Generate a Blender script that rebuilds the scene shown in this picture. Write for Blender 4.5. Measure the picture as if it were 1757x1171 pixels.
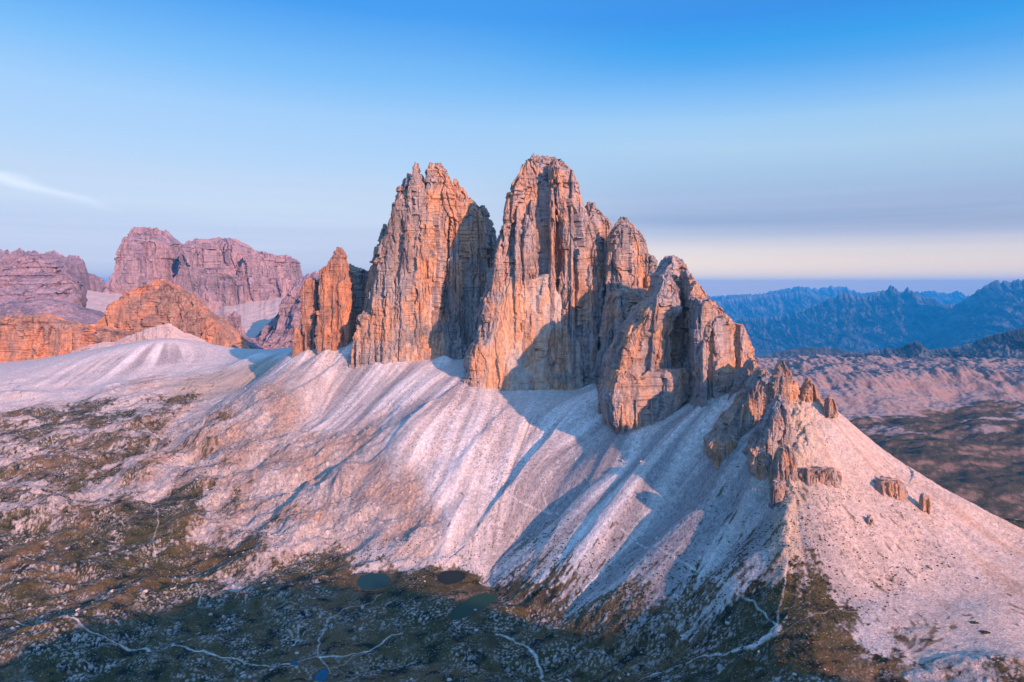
import bpy, math, random
import numpy as np

for o in list(bpy.data.objects): bpy.data.objects.remove(o)
SC = bpy.context.scene; COL = SC.collection
F = 1171.0; CX, CY = 878.5, 585.5
PITCH = math.atan((CY-492.0)/F); CP, SP = math.cos(PITCH), math.sin(PITCH)

# ------------------------------------------------------------------ camera
cam_d = bpy.data.cameras.new('camera'); cam = bpy.data.objects.new('camera', cam_d); COL.objects.link(cam)
cam_d.sensor_width = 36; cam_d.lens = 36*F/1757.0; cam_d.clip_start = 1; cam_d.clip_end = 200000
cam.rotation_euler = (math.pi/2-PITCH, 0, 0); cam.location = (0, 0, 0)
SC.camera = cam

# ------------------------------------------------------------------ light
SUN_AZ = math.atan2(0.60, -0.80)      # from +Y towards +X
SUN_EL = math.radians(17.5)
SUNV = (math.sin(SUN_AZ)*math.cos(SUN_EL), math.cos(SUN_AZ)*math.cos(SUN_EL), math.sin(SUN_EL))
sd = bpy.data.lights.new('sun', 'SUN'); sd.energy = 5.9; sd.angle = math.radians(0.6); sd.color = (1.0, 0.50, 0.32)
so = bpy.data.objects.new('sun', sd); COL.objects.link(so); so.location = (500, -500, 900)
so.rotation_euler = (math.pi/2-SUN_EL, 0, -SUN_AZ+math.pi)
from mathutils import Vector
so.rotation_euler = Vector(SUNV).to_track_quat('Z', 'Y').to_euler()

SC.view_settings.view_transform = 'Standard'; SC.view_settings.look = 'None'
SC.view_settings.gamma = 1; SC.view_settings.exposure = 0.5; SC.view_settings.use_curve_mapping = False

def s2l(c): return tuple(((v/255.0)/12.92 if v <= 10 else (((v/255.0)+.055)/1.055)**2.4) for v in c)

class NT:
    def __init__(s, tree): s.t = tree
    def n(s, typ, **kw):
        nd = s.t.nodes.new(typ)
        for k, v in kw.items():
            if k.startswith('i_'):
                key = k[2:]; key = int(key) if key.isdigit() else key.replace('_', ' ')
                nd.inputs[key].default_value = v
            else: setattr(nd, k, v)
        return nd
    def l(s, a, b): s.t.links.new(a, b)
    def math(s, op, a, b=None, c=None, clamp=False):
        nd = s.t.nodes.new('ShaderNodeMath'); nd.operation = op; nd.use_clamp = clamp
        for i, v in enumerate((a, b, c)):
            if v is None: continue
            if isinstance(v, (int, float)): nd.inputs[i].default_value = v
            else: s.l(v, nd.inputs[i])
        return nd.outputs[0]
    def ramp(s, fac, stops, interp='LINEAR'):
        nd = s.t.nodes.new('ShaderNodeValToRGB'); cr = nd.color_ramp; cr.interpolation = interp
        while len(cr.elements) < len(stops): cr.elements.new(0.5)
        for e, (p, c) in zip(cr.elements, stops): e.position = p; e.color = (*c, 1) if len(c) == 3 else c
        s.l(fac, nd.inputs[0]); return nd.outputs[0]
    def mix(s, fac, a, b, typ='MIX'):
        nd = s.t.nodes.new('ShaderNodeMix'); nd.data_type = 'RGBA'; nd.blend_type = typ
        for i, v in ((0, fac), (6, a), (7, b)):
            if isinstance(v, (int, float)): nd.inputs[i].default_value = v
            elif isinstance(v, tuple): nd.inputs[i].default_value = (*v, 1) if len(v) == 3 else v
            else: s.l(v, nd.inputs[i])
        return nd.outputs[2]

w = bpy.data.worlds.new('World'); SC.world = w; w.use_nodes = True
t = NT(w.node_tree); w.node_tree.nodes.clear()
out = t.n('ShaderNodeOutputWorld'); bg = t.n('ShaderNodeBackground'); t.l(bg.outputs[0], out.inputs[0])
sky = t.n('ShaderNodeTexSky', sky_type='NISHITA', sun_disc=False, sun_elevation=SUN_EL, sun_rotation=SUN_AZ,
          altitude=2700, air_density=1.2, dust_density=0.6, ozone_density=2.0)
tc = t.n('ShaderNodeTexCoord'); sep = t.n('ShaderNodeSeparateXYZ'); t.l(tc.outputs['Generated'], sep.inputs[0])
dx, dy, dz = sep.outputs
# elevation colours of the dusk sky, warped a little by thin high cloud
nz = t.n('ShaderNodeTexNoise', i_Scale=1.0, i_Detail=4.0)
mp = t.n('ShaderNodeMapping'); mp.inputs['Scale'].default_value = (2.2, 2.2, 26)
t.l(tc.outputs['Generated'], mp.inputs[0]); t.l(mp.outputs[0], nz.inputs['Vector'])
el = t.math('ADD', dz, t.math('MULTIPLY', t.math('SUBTRACT', nz.outputs[0], 0.5), 0.012))
el = t.math('ADD', el, t.math('MULTIPLY', dx, 0.03))
tt = t.math('MULTIPLY', t.math('ADD', el, 0.05), 1/0.65, clamp=True)
SKY = [(0.0308, (0.90, 0.60, 0.42)), (0.1004, (0.96, 0.62, 0.42)), (0.1123, (0.98, 0.65, 0.42)), (0.1337, (0.93, 0.63, 0.44)), (0.1692, (0.6860, 0.5239, 0.4793)), (0.2044, (0.3447, 0.3269, 0.4684)), (0.2278, (0.2085, 0.2318, 0.4010)), (0.2625, (0.2680, 0.3082, 0.4709)), (0.3195, (0.3085, 0.4152, 0.5633)), (0.3752, (0.3633, 0.5134, 0.6610)), (0.4294, (0.2929, 0.5026, 0.7304)), (0.4821, (0.1551, 0.4047, 0.7536)), (0.5331, (0.0423, 0.3105, 0.7328)), (0.5725, (0.0005, 0.2797, 0.7204)), (0.6201, (0.0005, 0.2187, 0.6917)), (0.9500, (0.0600, 0.2600, 0.6600))]
def e2(deg): return (math.sin(math.radians(deg))+0.05)/0.65
grad = t.ramp(tt, SKY)
SKYL = [(.06, (.40, .33, .46)), (.10, (.36, .32, .50)), (.14, (.35, .32, .50)), (.18, (.37, .36, .51)), (.22, (.44, .46, .56)), (.27, (.43, .48, .59)), (.33, (.36, .49, .66)), (.42, (.29, .48, .72)), (.50, (.14, .40, .74)), (.62, (.01, .25, .72))]
gl_ = t.ramp(tt, SKYL); lf = t.n('ShaderNodeMapRange', interpolation_type='SMOOTHSTEP', i_1=.25, i_2=-.12, i_3=0.0, i_4=1.0); t.l(dx, lf.inputs[0]); grad = t.mix(lf.outputs[0], grad, gl_)
# streaks of thin cloud near the horizon
mp2 = t.n('ShaderNodeMapping'); mp2.inputs['Scale'].default_value = (1.6, 1.6, 60)
nz2 = t.n('ShaderNodeTexNoise', i_Scale=1.3, i_Detail=5.0); t.l(tc.outputs['Generated'], mp2.inputs[0]); t.l(mp2.outputs[0], nz2.inputs['Vector'])
cl = t.ramp(nz2.outputs[0], [(0.46, (0, 0, 0)), (0.66, (1, 1, 1))])
low = t.ramp(dz, [(0.0, (0, 0, 0)), (0.012, (1, 1, 1)), (0.09, (.7, .7, .7)), (0.17, (0, 0, 0))])
grad = t.mix(t.math('MULTIPLY', t.math('MULTIPLY', cl, low), 0.12), grad, s2l((226, 218, 228)))
# one feathered contrail band on the left
def pixdir(px, py):
    u, v = (px-CX)/F, (CY-py)/F
    return Vector((u, CP+v*SP, -SP+v*CP)).normalized()
a, b = pixdir(-60, 288), pixdir(210, 362); nrm = a.cross(b).normalized()
vm = t.n('ShaderNodeVectorMath', operation='DOT_PRODUCT'); t.l(tc.outputs['Generated'], vm.inputs[0]); vm.inputs[1].default_value = nrm
dd = t.math('ADD', vm.outputs['Value'], t.math('MULTIPLY', t.math('SUBTRACT', nz2.outputs[0], 0.5), 0.012))
fade = t.n('ShaderNodeMapRange', i_1=pixdir(215, 362).x, i_2=pixdir(40, 310).x, i_3=0.0, i_4=1.0); t.l(dx, fade.inputs[0])
yf = t.n('ShaderNodeMapRange', i_1=0.5, i_2=0.7, i_3=0.0, i_4=1.0); t.l(dy, yf.inputs[0])
wid = t.math('ADD', t.math('MULTIPLY', fade.outputs[0], 0.007), 0.003)
band = t.math('SUBTRACT', 1.0, t.math('DIVIDE', t.math('ABSOLUTE', dd), wid), clamp=True)
band = t.math('MULTIPLY', t.math('MULTIPLY', band, fade.outputs[0]), yf.outputs[0])
grad = t.mix(t.math('MULTIPLY', band, 0.5), grad, s2l((236, 232, 238)))
# plus the physical sky, which brings the glow on the sun's side
add = t.mix(1.0, grad, (0, 0, 0), 'ADD')
sk = t.n('ShaderNodeVectorMath', operation='SCALE'); sk.inputs['Scale'].default_value = 0.03; t.l(sky.outputs[0], sk.inputs[0])
sm = t.n('ShaderNodeVectorMath', operation='ADD')
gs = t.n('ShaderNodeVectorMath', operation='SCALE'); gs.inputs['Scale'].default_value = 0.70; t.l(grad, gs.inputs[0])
# extra sky glow on the sun's side, added behind the viewpoint to fill shadows
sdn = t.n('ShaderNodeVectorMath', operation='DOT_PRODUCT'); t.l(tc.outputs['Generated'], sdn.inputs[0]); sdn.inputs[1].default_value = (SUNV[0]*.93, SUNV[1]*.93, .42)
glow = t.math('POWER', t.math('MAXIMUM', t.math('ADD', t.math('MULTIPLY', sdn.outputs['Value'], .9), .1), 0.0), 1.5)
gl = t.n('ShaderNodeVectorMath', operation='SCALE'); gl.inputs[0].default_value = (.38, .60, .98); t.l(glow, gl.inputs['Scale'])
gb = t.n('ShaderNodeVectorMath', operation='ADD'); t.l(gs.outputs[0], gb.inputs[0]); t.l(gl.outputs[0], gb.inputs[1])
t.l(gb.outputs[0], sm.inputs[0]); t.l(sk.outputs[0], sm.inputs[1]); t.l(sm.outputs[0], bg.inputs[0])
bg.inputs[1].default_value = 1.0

# ------------------------------------------------------------------ noise in numpy
_r = np.random.RandomState(7)
PERM = np.concatenate([_r.permutation(4096)]*2).astype(np.int32)
G3 = _r.normal(size=(4096, 3)); G3 /= np.linalg.norm(G3, axis=1)[:, None]; G3 = G3.astype(np.float32)
R3 = _r.rand(4096, 3).astype(np.float32)
def hsh(i, j, k): return PERM[(PERM[(PERM[i & 4095]+j) & 4095]+k) & 4095]
def perlin(x, y, z=None):
    x = np.asarray(x, np.float32); y = np.asarray(y, np.float32)
    z = np.zeros_like(x)+0.37 if z is None else np.asarray(z, np.float32)
    xi = np.floor(x).astype(np.int32); yi = np.floor(y).astype(np.int32); zi = np.floor(z).astype(np.int32)
    fx, fy, fz = x-xi, y-yi, z-zi
    u, v, q = (a*a*a*(a*(a*6-15)+10) for a in (fx, fy, fz))
    r = 0
    for a in (0, 1):
        for b in (0, 1):
            for c in (0, 1):
                g = G3[hsh(xi+a, yi+b, zi+c)]
                d = g[..., 0]*(fx-a)+g[..., 1]*(fy-b)+g[..., 2]*(fz-c)
                r = r + (u if a else 1-u)*(v if b else 1-v)*(q if c else 1-q)*d
    return r*1.6
def fbm(x, y, z=None, o=4, ridged=False):
    r = 0; a = 1; s = 0; f = 1
    for i in range(o):
        n = perlin(x*f+i*17.3, y*f+i*9.1, None if z is None else z*f+i*3.7)
        if ridged: n = 1-2*np.abs(n)
        r = r+a*n; s += a; a *= 0.5; f *= 2.03
    return r/s
def worley(x, y, z):
    x = np.asarray(x, np.float32); y = np.asarray(y, np.float32); z = np.asarray(z, np.float32)
    xi = np.floor(x).astype(np.int32); yi = np.floor(y).astype(np.int32); zi = np.floor(z).astype(np.int32)
    f1 = np.full(x.shape, 9, np.float32); f2 = f1.copy(); cid = np.zeros(x.shape, np.int32)
    for a in (-1, 0, 1):
        for b in (-1, 0, 1):
            for c in (-1, 0, 1):
                h = hsh(xi+a, yi+b, zi+c); p = R3[h]
                d = (xi+a+p[..., 0]-x)**2+(yi+b+p[..., 1]-y)**2+(zi+c+p[..., 2]-z)**2
                m = d < f1
                f2 = np.where(m, f1, np.minimum(f2, d)); cid = np.where(m, h, cid); f1 = np.where(m, d, f1)
    return np.sqrt(f1), np.sqrt(f2), R3[cid][..., 0]
def worley2(x, y):
    x = np.asarray(x, np.float32); y = np.asarray(y, np.float32)
    xi = np.floor(x).astype(np.int32); yi = np.floor(y).astype(np.int32)
    f1 = np.full(x.shape, 9, np.float32); f2 = f1.copy(); cid = np.zeros(x.shape, np.int32)
    for a in (-1, 0, 1):
        for b in (-1, 0, 1):
            h = hsh(xi+a, yi+b, 5); p = R3[h]; d = (xi+a+p[..., 0]-x)**2+(yi+b+p[..., 1]-y)**2
            m = d < f1; f2 = np.where(m, f1, np.minimum(f2, d)); cid = np.where(m, h, cid); f1 = np.where(m, d, f1)
    return np.sqrt(f1), np.sqrt(f2), R3[cid][..., 2]
def sst(a, b, x):
    t_ = np.clip((x-a)/(b-a), 0, 1); return t_*t_*(3-2*t_)
def P(px, py, Y):
    u = (px-CX)/F; v = (CY-py)/F; t_ = Y/(CP+v*SP)
    return u*t_, Y, t_*(-SP+v*CP)

# ------------------------------------------------------------------ mesh + tagging helpers
def grid_faces(nr, nc, wrap=False):
    i = np.arange(nr-1)[:, None]; j = np.arange(nc if wrap else nc-1)[None, :]
    j2 = (j+1) % nc
    a = i*nc+j; b = i*nc+j2; c = (i+1)*nc+j2; d = (i+1)*nc+j
    return np.stack([a, b, c, d], -1).reshape(-1, 4)
def mk_mesh(name, V, Fq, mat, smooth=False, col=None, tris=None):
    me = bpy.data.meshes.new(name)
    V = np.asarray(V, np.float32).reshape(-1, 3)
    nq = 0 if Fq is None else len(Fq); ntr = 0 if tris is None else len(tris)
    me.vertices.add(len(V)); me.vertices.foreach_set('co', V.ravel())
    idx = []; 
    if nq: idx.append(np.asarray(Fq, np.int32).ravel())
    if ntr: idx.append(np.asarray(tris, np.int32).ravel())
    idx = np.concatenate(idx)
    me.loops.add(len(idx)); me.loops.foreach_set('vertex_index', idx)
    me.polygons.add(nq+ntr)
    st = np.concatenate([np.arange(nq)*4, nq*4+np.arange(ntr)*3]).astype(np.int32)
    me.polygons.foreach_set('loop_start', st)
    me.polygons.foreach_set('loop_total', np.concatenate([np.full(nq, 4), np.full(ntr, 3)]).astype(np.int32))
    me.polygons.foreach_set('use_smooth', np.full(nq+ntr, smooth, bool))
    me.update(calc_edges=True)
    if col is not None:
        at = me.attributes.new('surface', 'FLOAT_COLOR', 'POINT')
        at.data.foreach_set('color', np.asarray(col, np.float32).ravel())
    me.materials.append(mat)
    return me
def tag(o, label=None, cat=None, group=None, kind=None):
    for k, v in (('label', label), ('category', cat), ('group', group), ('kind', kind)):
        if v: o[k] = v
    return o
def link(name, me, parent=None, loc=None):
    o = bpy.data.objects.new(name, me); COL.objects.link(o)
    if parent is not None: o.parent = parent
    if loc is not None: o.location = loc
    return o
def empty(name, loc): return link(name, None, None, loc)

# ------------------------------------------------------------------ materials
def new_mat(name, rough=0.95):
    m = bpy.data.materials.new(name); m.use_nodes = True
    t = NT(m.node_tree); m.node_tree.nodes.clear()
    o = t.n('ShaderNodeOutputMaterial'); b = t.n('ShaderNodeBsdfPrincipled', i_Roughness=rough)
    b.inputs['Specular IOR Level'].default_value = 0.15
    t.l(b.outputs[0], o.inputs[0]); return m, t, b
def pos(t, scale):
    g = t.n('ShaderNodeNewGeometry'); mp = t.n('ShaderNodeMapping'); mp.inputs['Scale'].default_value = scale
    t.l(g.outputs['Position'], mp.inputs[0]); return mp.outputs[0]
def rock_mat(name, pale, ochre, dark, S=1.0, stain=0.6, strata=0.5, bump=1.0):
    """layered dolomite: pale grey to ochre patches, vertical water stains, thin level beds"""
    m, t, b = new_mat(name)
    def noise(sc, det=5.0, rg=.6, dist=0.0):
        n = t.n('ShaderNodeTexNoise', i_Scale=1.0, i_Detail=det, i_Roughness=rg, i_Distortion=dist); t.l(pos(t, sc), n.inputs['Vector']); return n.outputs[0]
    big = noise((.013/S, .013/S, .0065/S), 6.0, .65, .6)
    c = t.mix(t.ramp(big, [(0.44, (0, 0, 0)), (0.56, (1, 1, 1))]), pale, ochre)
    gr = noise((.009/S, .009/S, .009/S), 5.0, .6, .8)
    c = t.mix(t.ramp(gr, [(0.53, (0, 0, 0)), (0.60, (.8, .8, .8))]), c, tuple(v*.62+.02 for v in pale))
    st = noise((.06/S, .06/S, .007/S), 6.0, .7, .5)
    c = t.mix(t.math('MULTIPLY', t.ramp(st, [(0.50, (0, 0, 0)), (0.63, (1, 1, 1))]), stain), c, dark)
    st2 = noise((.17/S, .17/S, .013/S), 4.0)
    c = t.mix(t.math('MULTIPLY', t.ramp(st2, [(0.5, (0, 0, 0)), (0.72, (1, 1, 1))]), 0.45), c, tuple(min(1, v*1.35) for v in pale))
    bed = noise((.006/S, .006/S, .11/S), 6.0, .75)
    bmask = t.ramp(noise((.008/S, .008/S, .014/S), 2.0), [(0.42, (0, 0, 0)), (0.58, (1, 1, 1))])
    c = t.mix(t.math('MULTIPLY', t.math('MULTIPLY', t.ramp(bed, [(0.30, (1, 1, 1)), (0.48, (0, 0, 0))]), strata), bmask), c, tuple(v*.7 for v in dark))
    c = t.mix(t.math('MULTIPLY', t.ramp(bed, [(0.56, (0, 0, 0)), (0.66, (1, 1, 1))]), strata*.8), c, tuple(min(1, v*1.3) for v in pale))
    fn = noise((.16/S, .16/S, .10/S), 7.0, .72)
    c = t.mix(0.7, c, t.ramp(fn, [(0.3, (.45, .45, .45)), (0.7, (1.45, 1.45, 1.45))]), 'MULTIPLY')
    t.l(c, b.inputs['Base Color'])
    bp = t.n('ShaderNodeBump', i_Strength=0.9*bump, i_Distance=3.5*S)
    h = t.math('ADD', fn, t.math('MULTIPLY', bed, 0.2)); t.l(t.math('ADD', h, st), bp.inputs['Height'])
    t.l(bp.outputs[0], b.inputs['Normal'])
    return m
M_ROCK = rock_mat('dolomite', (.32, .28, .265), (.50, .275, .155), (.075, .065, .075))
M_BAND = rock_mat('banded_dolomite', (.33, .28, .265), (.50, .28, .16), (.07, .06, .07), stain=.5, strata=.6)
M_PALE = rock_mat('pale_dolomite', (.42, .37, .33), (.58, .33, .19), (.13, .10, .10), stain=.4, strata=.25)
M_ROCK2 = rock_mat('red_dolomite', (.32, .20, .15), (.50, .23, .12), (.09, .06, .06), S=1.5, stain=.45, strata=.5)
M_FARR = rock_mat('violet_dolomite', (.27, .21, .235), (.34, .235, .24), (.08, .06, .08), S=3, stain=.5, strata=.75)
def ground_mat():
    m, t, b = new_mat('alpine_ground')
    at = t.n('ShaderNodeAttribute', attribute_name='surface')
    fn = t.n('ShaderNodeTexNoise', i_Scale=0.45, i_Detail=6.0, i_Roughness=0.75); t.l(pos(t, (1, 1, 1)), fn.inputs['Vector'])
    c = t.mix(0.8, at.outputs['Color'], t.ramp(fn.outputs[0], [(0.3, (.45, .45, .46)), (0.7, (1.5, 1.49, 1.47))]), 'MULTIPLY')
    n2 = t.n('ShaderNodeTexNoise', i_Scale=0.13, i_Detail=5.0, i_Roughness=0.7); t.l(pos(t, (1, 1, 1)), n2.inputs['Vector'])
    c = t.mix(0.7, c, t.ramp(n2.outputs[0], [(0.3, (.68, .68, .69)), (0.7, (1.25, 1.24, 1.22))]), 'MULTIPLY')
    vo = t.n('ShaderNodeTexVoronoi', i_Scale=0.42); t.l(pos(t, (1, 1, 1)), vo.inputs['Vector'])
    sp = t.n('ShaderNodeSeparateColor'); t.l(vo.outputs['Color'], sp.inputs[0])
    dot = t.math('MULTIPLY', t.ramp(vo.outputs['Distance'], [(0.2, (1, 1, 1)), (0.42, (0, 0, 0))]), t.ramp(sp.outputs[0], [(0.70, (0, 0, 0)), (0.78, (1, 1, 1))]))
    c = t.mix(t.math('MULTIPLY', dot, .6), c, t.mix(sp.outputs[1], (.14, .125, .12), (.5, .42, .36)))
    t.l(c, b.inputs['Base Color'])
    bp = t.n('ShaderNodeBump', i_Strength=0.7, i_Distance=1.6); t.l(t.math('ADD', fn.outputs[0], t.math('ADD', n2.outputs[0], t.math('MULTIPLY', dot, .4))), bp.inputs['Height']); t.l(bp.outputs[0], b.inputs['Normal'])
    return m
M_GROUND = ground_mat()

# ------------------------------------------------------------------ terrain base surface from surveyed points (photo px, py, distance)
# (px, py, Y, vegetation, roughness)
CPT = [
 # foot of the cliffs
 (500,604,1800,0,0),(560,606,1730,0,0),(598,600,1710,0,0),(660,620,1622,0,0),(740,620,1602,0,0),(770,612,1640,0,0),(792,656,1450,0,0),(860,672,1410,0,0),
 (940,676,1400,0,0),(1000,662,1420,0,0),(1040,612,1520,0,0),(1030,680,1290,0,0),(1060,745,1130,0,0),(1085,752,1082,0,0),(1110,742,1085,0,0),(1060,752,1100,0,0),(1140,725,1100,0,0),(1200,692,1085,0,0),(1240,680,1050,0,0),
 (1270,700,1010,0,.2),(1235,805,905,0,.1),(1290,815,850,0,.1),(1330,835,820,0,.2),
 # scree, middle
 (520,680,1620,0,.3),(600,700,1500,0,.05),(600,780,1320,0,.5),(640,810,1240,0,.5),(700,760,1270,0,.05),(760,700,1370,0,0),(760,830,1170,0,.1),(850,760,1240,0,0),
 (800,880,1100,0,0),(880,860,1110,0,0),(960,760,1210,0,0),(950,860,1075,0,0),(1060,830,1040,0,0),(1030,920,990,0,0),(1120,860,970,0,0),(1150,940,880,.0,0),
 (1200,800,960,0,0),(1240,880,860,.14,0),(1270,960,780,.34,0),
 # toe of scree
 (800,950,1040,.1,.0),(860,975,1015,.1,0),(930,990,985,.3,0),(960,1020,930,.3,0),(1050,1025,860,.15,0),(1150,1040,800,.3,0),(1230,1030,750,.45,0),
 # dark basin with ponds
 (540,960,1075,.7,.4),(640,1000,975,.9,.0),(640,965,1045,.5,.2),(775,990,985,.9,.0),(820,1035,905,1,.1),(720,1040,895,.9,.2),(900,1050,875,.95,.3),(1050,1060,820,.9,.4),(1180,1075,760,.9,.4),
 (880,1171,722,.9,.5),(1020,1171,690,.85,.5),(1170,1171,640,.85,.3),(700,1110,805,.9,.4),(560,1120,790,.9,.4),(450,1050,900,.85,.7),(300,1130,780,.9,.7),(100,1171,735,.8,.8),
 (60,1080,850,.85,.8),(220,1040,930,.75,.8),(350,960,1090,.7,.7),(0,1171,735,.8,.8),(-150,1150,760,.8,.8),(600,1171,722,.9,.5),
 # hummocky moraine on the left
 (0,960,1085,.65,.8),(150,930,1150,.65,.8),(270,880,1240,.75,.5),(0,860,1310,.45,.8),(150,840,1350,.45,.8),(300,820,1390,.3,.8),(420,880,1230,.25,.9),(420,940,1110,.45,.8),(520,930,1120,.25,.9),(450,810,1350,.2,.9),
 (560,860,1190,.18,1.),(640,900,1120,.18,1.),(720,920,1080,.15,.8),(680,860,1160,.05,.6),(540,800,1330,.1,1.),(350,760,1540,.28,1.),(200,770,1560,.5,.9),(60,770,1580,.45,.8),(450,730,1560,.05,.7),
 (-150,800,1500,.3,.7),(-150,950,1100,.6,.7),
 # far meadow, pass and slopes under the red peak
 (0,720,1800,.5,.6),(150,710,1820,.6,.3),(300,690,1850,.5,.5),(240,660,2010,.2,.4),(380,690,1800,.1,.3),(0,678,1980,.1,.2),(100,668,2040,.0,.1),(200,645,2120,0,0),(300,625,2220,0,.1),(400,625,2180,.1,.1),
 (330,660,2000,.3,.1),(420,662,1960,.15,0),(480,630,1900,.15,0),(280,585,2360,0,0),(402,612,2290,0,0),(450,606,2200,0,0),(120,620,2250,0,0),(0,640,2200,0,0),(-200,660,2100,.1,.1),(200,596,2350,0,0),
 (-300,720,1800,.4,.4),
 # right flank of the ridge
 (1345,850,790,.1,.1),(1350,950,722,.42,0),(1340,1060,650,.6,0),(1400,760,865,0,.2),(1400,690,930,0,.2),(1450,900,760,.10,0),(1530,800,890,0,.1),(1640,855,850,0,.05),(1757,940,785,.05,0),
 (1450,820,830,0,.1),(1550,900,775,.07,0),(1450,1000,685,.2,0),(1400,1000,685,.62,0),(1430,1048,652,.66,0),(1550,1010,690,.22,0),(1650,1030,675,.05,0),(1600,930,760,.06,0),(1700,960,745,.02,0),(1700,1050,645,.1,0),
 (1757,1080,620,.1,0),(1600,1100,603,.3,.1),(1500,1100,610,.35,0),(1420,1110,605,.95,0),(1350,1110,612,.9,.1),(1300,1130,620,.9,.2),(1350,1171,572,.85,.3),(1500,1171,560,.9,.1),(1600,1171,548,.5,.3),(1700,1171,538,.6,.4),(1830,1171,540,.4,.3),
 (1900,1000,720,.2,.1),(1330,1082,634,.8,0),(1250,1110,660,.85,.3),
]
XYZ = [P(a, b, c) for a, b, c, _, _ in CPT]
# hidden ground behind the crests (world metres)
EXTRA = [(-400,2700,-330,0,.2),(-1000,2800,-300,0,.2),(-2000,2800,-320,0,.2),(-2600,2000,-330,.3,.3),(-2400,1200,-400,.5,.5),(-1500,700,-420,.6,.5),(-1200,400,-430,.6,.5),(-500,380,-440,.8,.5),(0,350,-400,.8,.4),
 (250,350,-325,.8,.3),(500,350,-360,.5,.3),(0,1850,-150,0,.2),(-300,2100,-180,0,.2),(250,1700,-130,0,.1),(420,1400,-200,0,.1),(560,1200,-330,0,.1),(650,1050,-345,.1,.1),(800,1000,-380,.2,.2),(900,1250,-440,.8,.5),(700,1700,-475,.8,.2),
 (1000,800,-390,.4,.3),(1100,500,-400,.4,.3),(800,350,-390,.4,.3),(900,2000,-500,.8,.3),(300,2400,-400,.3,.3),(1500,2700,-530,.8,.3),(1800,1500,-520,.8,.3),(2200,2200,-530,.8,.3)]
PX = np.array([p[0] for p in XYZ]+[e[0] for e in EXTRA]); PY = np.array([p[1] for p in XYZ]+[e[1] for e in EXTRA]); PZ = np.array([p[2] for p in XYZ]+[e[2] for e in EXTRA])
VEG = np.array([c[3] for c in CPT]+[e[3] for e in EXTRA]); RGH = np.array([c[4] for c in CPT]+[e[4] for e in EXTRA])
def tps_fit(x, y, z, lam):
    n = len(x); d2 = ((x[:, None]-x)**2+(y[:, None]-y)**2)/1e6
    K = 0.5*d2*np.log(d2+1e-12); A = np.zeros((n+3, n+3)); A[:n, :n] = K+lam*np.eye(n)
    Q = np.stack([np.ones(n), x/1e3, y/1e3], 1); A[:n, n:] = Q; A[n:, :n] = Q.T
    return np.linalg.solve(A, np.concatenate([z, np.zeros(3)]))
WT = tps_fit(PX, PY, PZ, 2e-4)
GX0, GX1, GY0, GY1, GD = -2600., 1900., 330., 2760., 8.
gx = np.arange(GX0, GX1+GD, GD); gy = np.arange(GY0, GY1+GD, GD); XX, YY = np.meshgrid(gx, gy)
H = WT[-3]+WT[-2]*XX/1e3+WT[-1]*YY/1e3; nv = np.zeros_like(XX); nr = nv.copy(); nw = nv.copy()
for k in range(len(PX)):
    d2 = ((XX-PX[k])**2+(YY-PY[k])**2)/1e6
    H += WT[k]*0.5*d2*np.log(d2+1e-12)
    wt = 1/(d2+0.0004)**2; nv += wt*VEG[k]; nr += wt*RGH[k]; nw += wt
VG = nv/nw; RG = nr/nw
def bil(A, x, y, x0=GX0, y0=GY0, d=GD):
    fx = np.clip((x-x0)/d, 0, A.shape[1]-1.001); fy = np.clip((y-y0)/d, 0, A.shape[0]-1.001)
    i = fx.astype(np.int32); j = fy.astype(np.int32); fx = fx-i; fy = fy-j
    return (A[j, i]*(1-fx)+A[j, i+1]*fx)*(1-fy)+(A[j+1, i]*(1-fx)+A[j+1, i+1]*fx)*fy
def smax(a, b, k):
    h = np.clip(0.5+0.5*(a-b)/k, 0, 1); return b*(1-h)+a*h+k*h*(1-h)
def seg_d(X, Y, pts):
    """distance to a polyline and the interpolated third value there"""
    D = np.full(np.shape(X), 1e9); Z = np.zeros(np.shape(X)); SD = np.zeros(np.shape(X))
    for a, b in zip(pts[:-1], pts[1:]):
        ax, ay, bx, by = a[0], a[1], b[0], b[1]; L = (bx-ax)**2+(by-ay)**2+1e-9
        t_ = np.clip(((X-ax)*(bx-ax)+(Y-ay)*(by-ay))/L, 0, 1)
        ex = X-(ax+t_*(bx-ax)); ey = Y-(ay+t_*(by-ay)); d = np.sqrt(ex*ex+ey*ey); m = d < D
        D = np.where(m, d, D); SD = np.where(m, (bx-ax)*ey-(by-ay)*ex, SD)
        if len(a) > 2: Z = np.where(m, a[2]+t_*(b[2]-a[2]), Z)
    return D, Z, SD
# sharp crest of the near ridge
CREST = [P(*q) for q in ((1300,640,1000),(1330,650,960),(1352,700,915),(1356,760,865),(1352,815,815),(1349,870,772),(1351,930,730),(1347,1000,690),(1338,1060,650))]
D_, Z_, S_ = seg_d(XX, YY, CREST)
tent = Z_-np.where(S_ < 0, 0.62+0.6*sst(-290, -230, Z_), 0.48)*D_
tent = tent-.006*np.maximum(D_-45, 0)**2
H = smax(H, tent, 4.0)
# scree cones under the gullies: apex and slope
CONES = [P(*q)+(s,) for q, s in (((598,598,1715),.66),((762,608,1600),.66),((795,650,1470),.68),((1010,650,1440),.68),((1042,640,1400),.70),((1205,688,1090),.72),((1300,790,900),.72),((562,598,1722),.64),((528,599,1752),.64),((860,668,1420),.62))]
for ax, ay, az, s in CONES:
    c = az-s*np.sqrt((XX-ax)**2+(YY-ay)**2)
    H = smax(H, c, 6.0)

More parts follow.
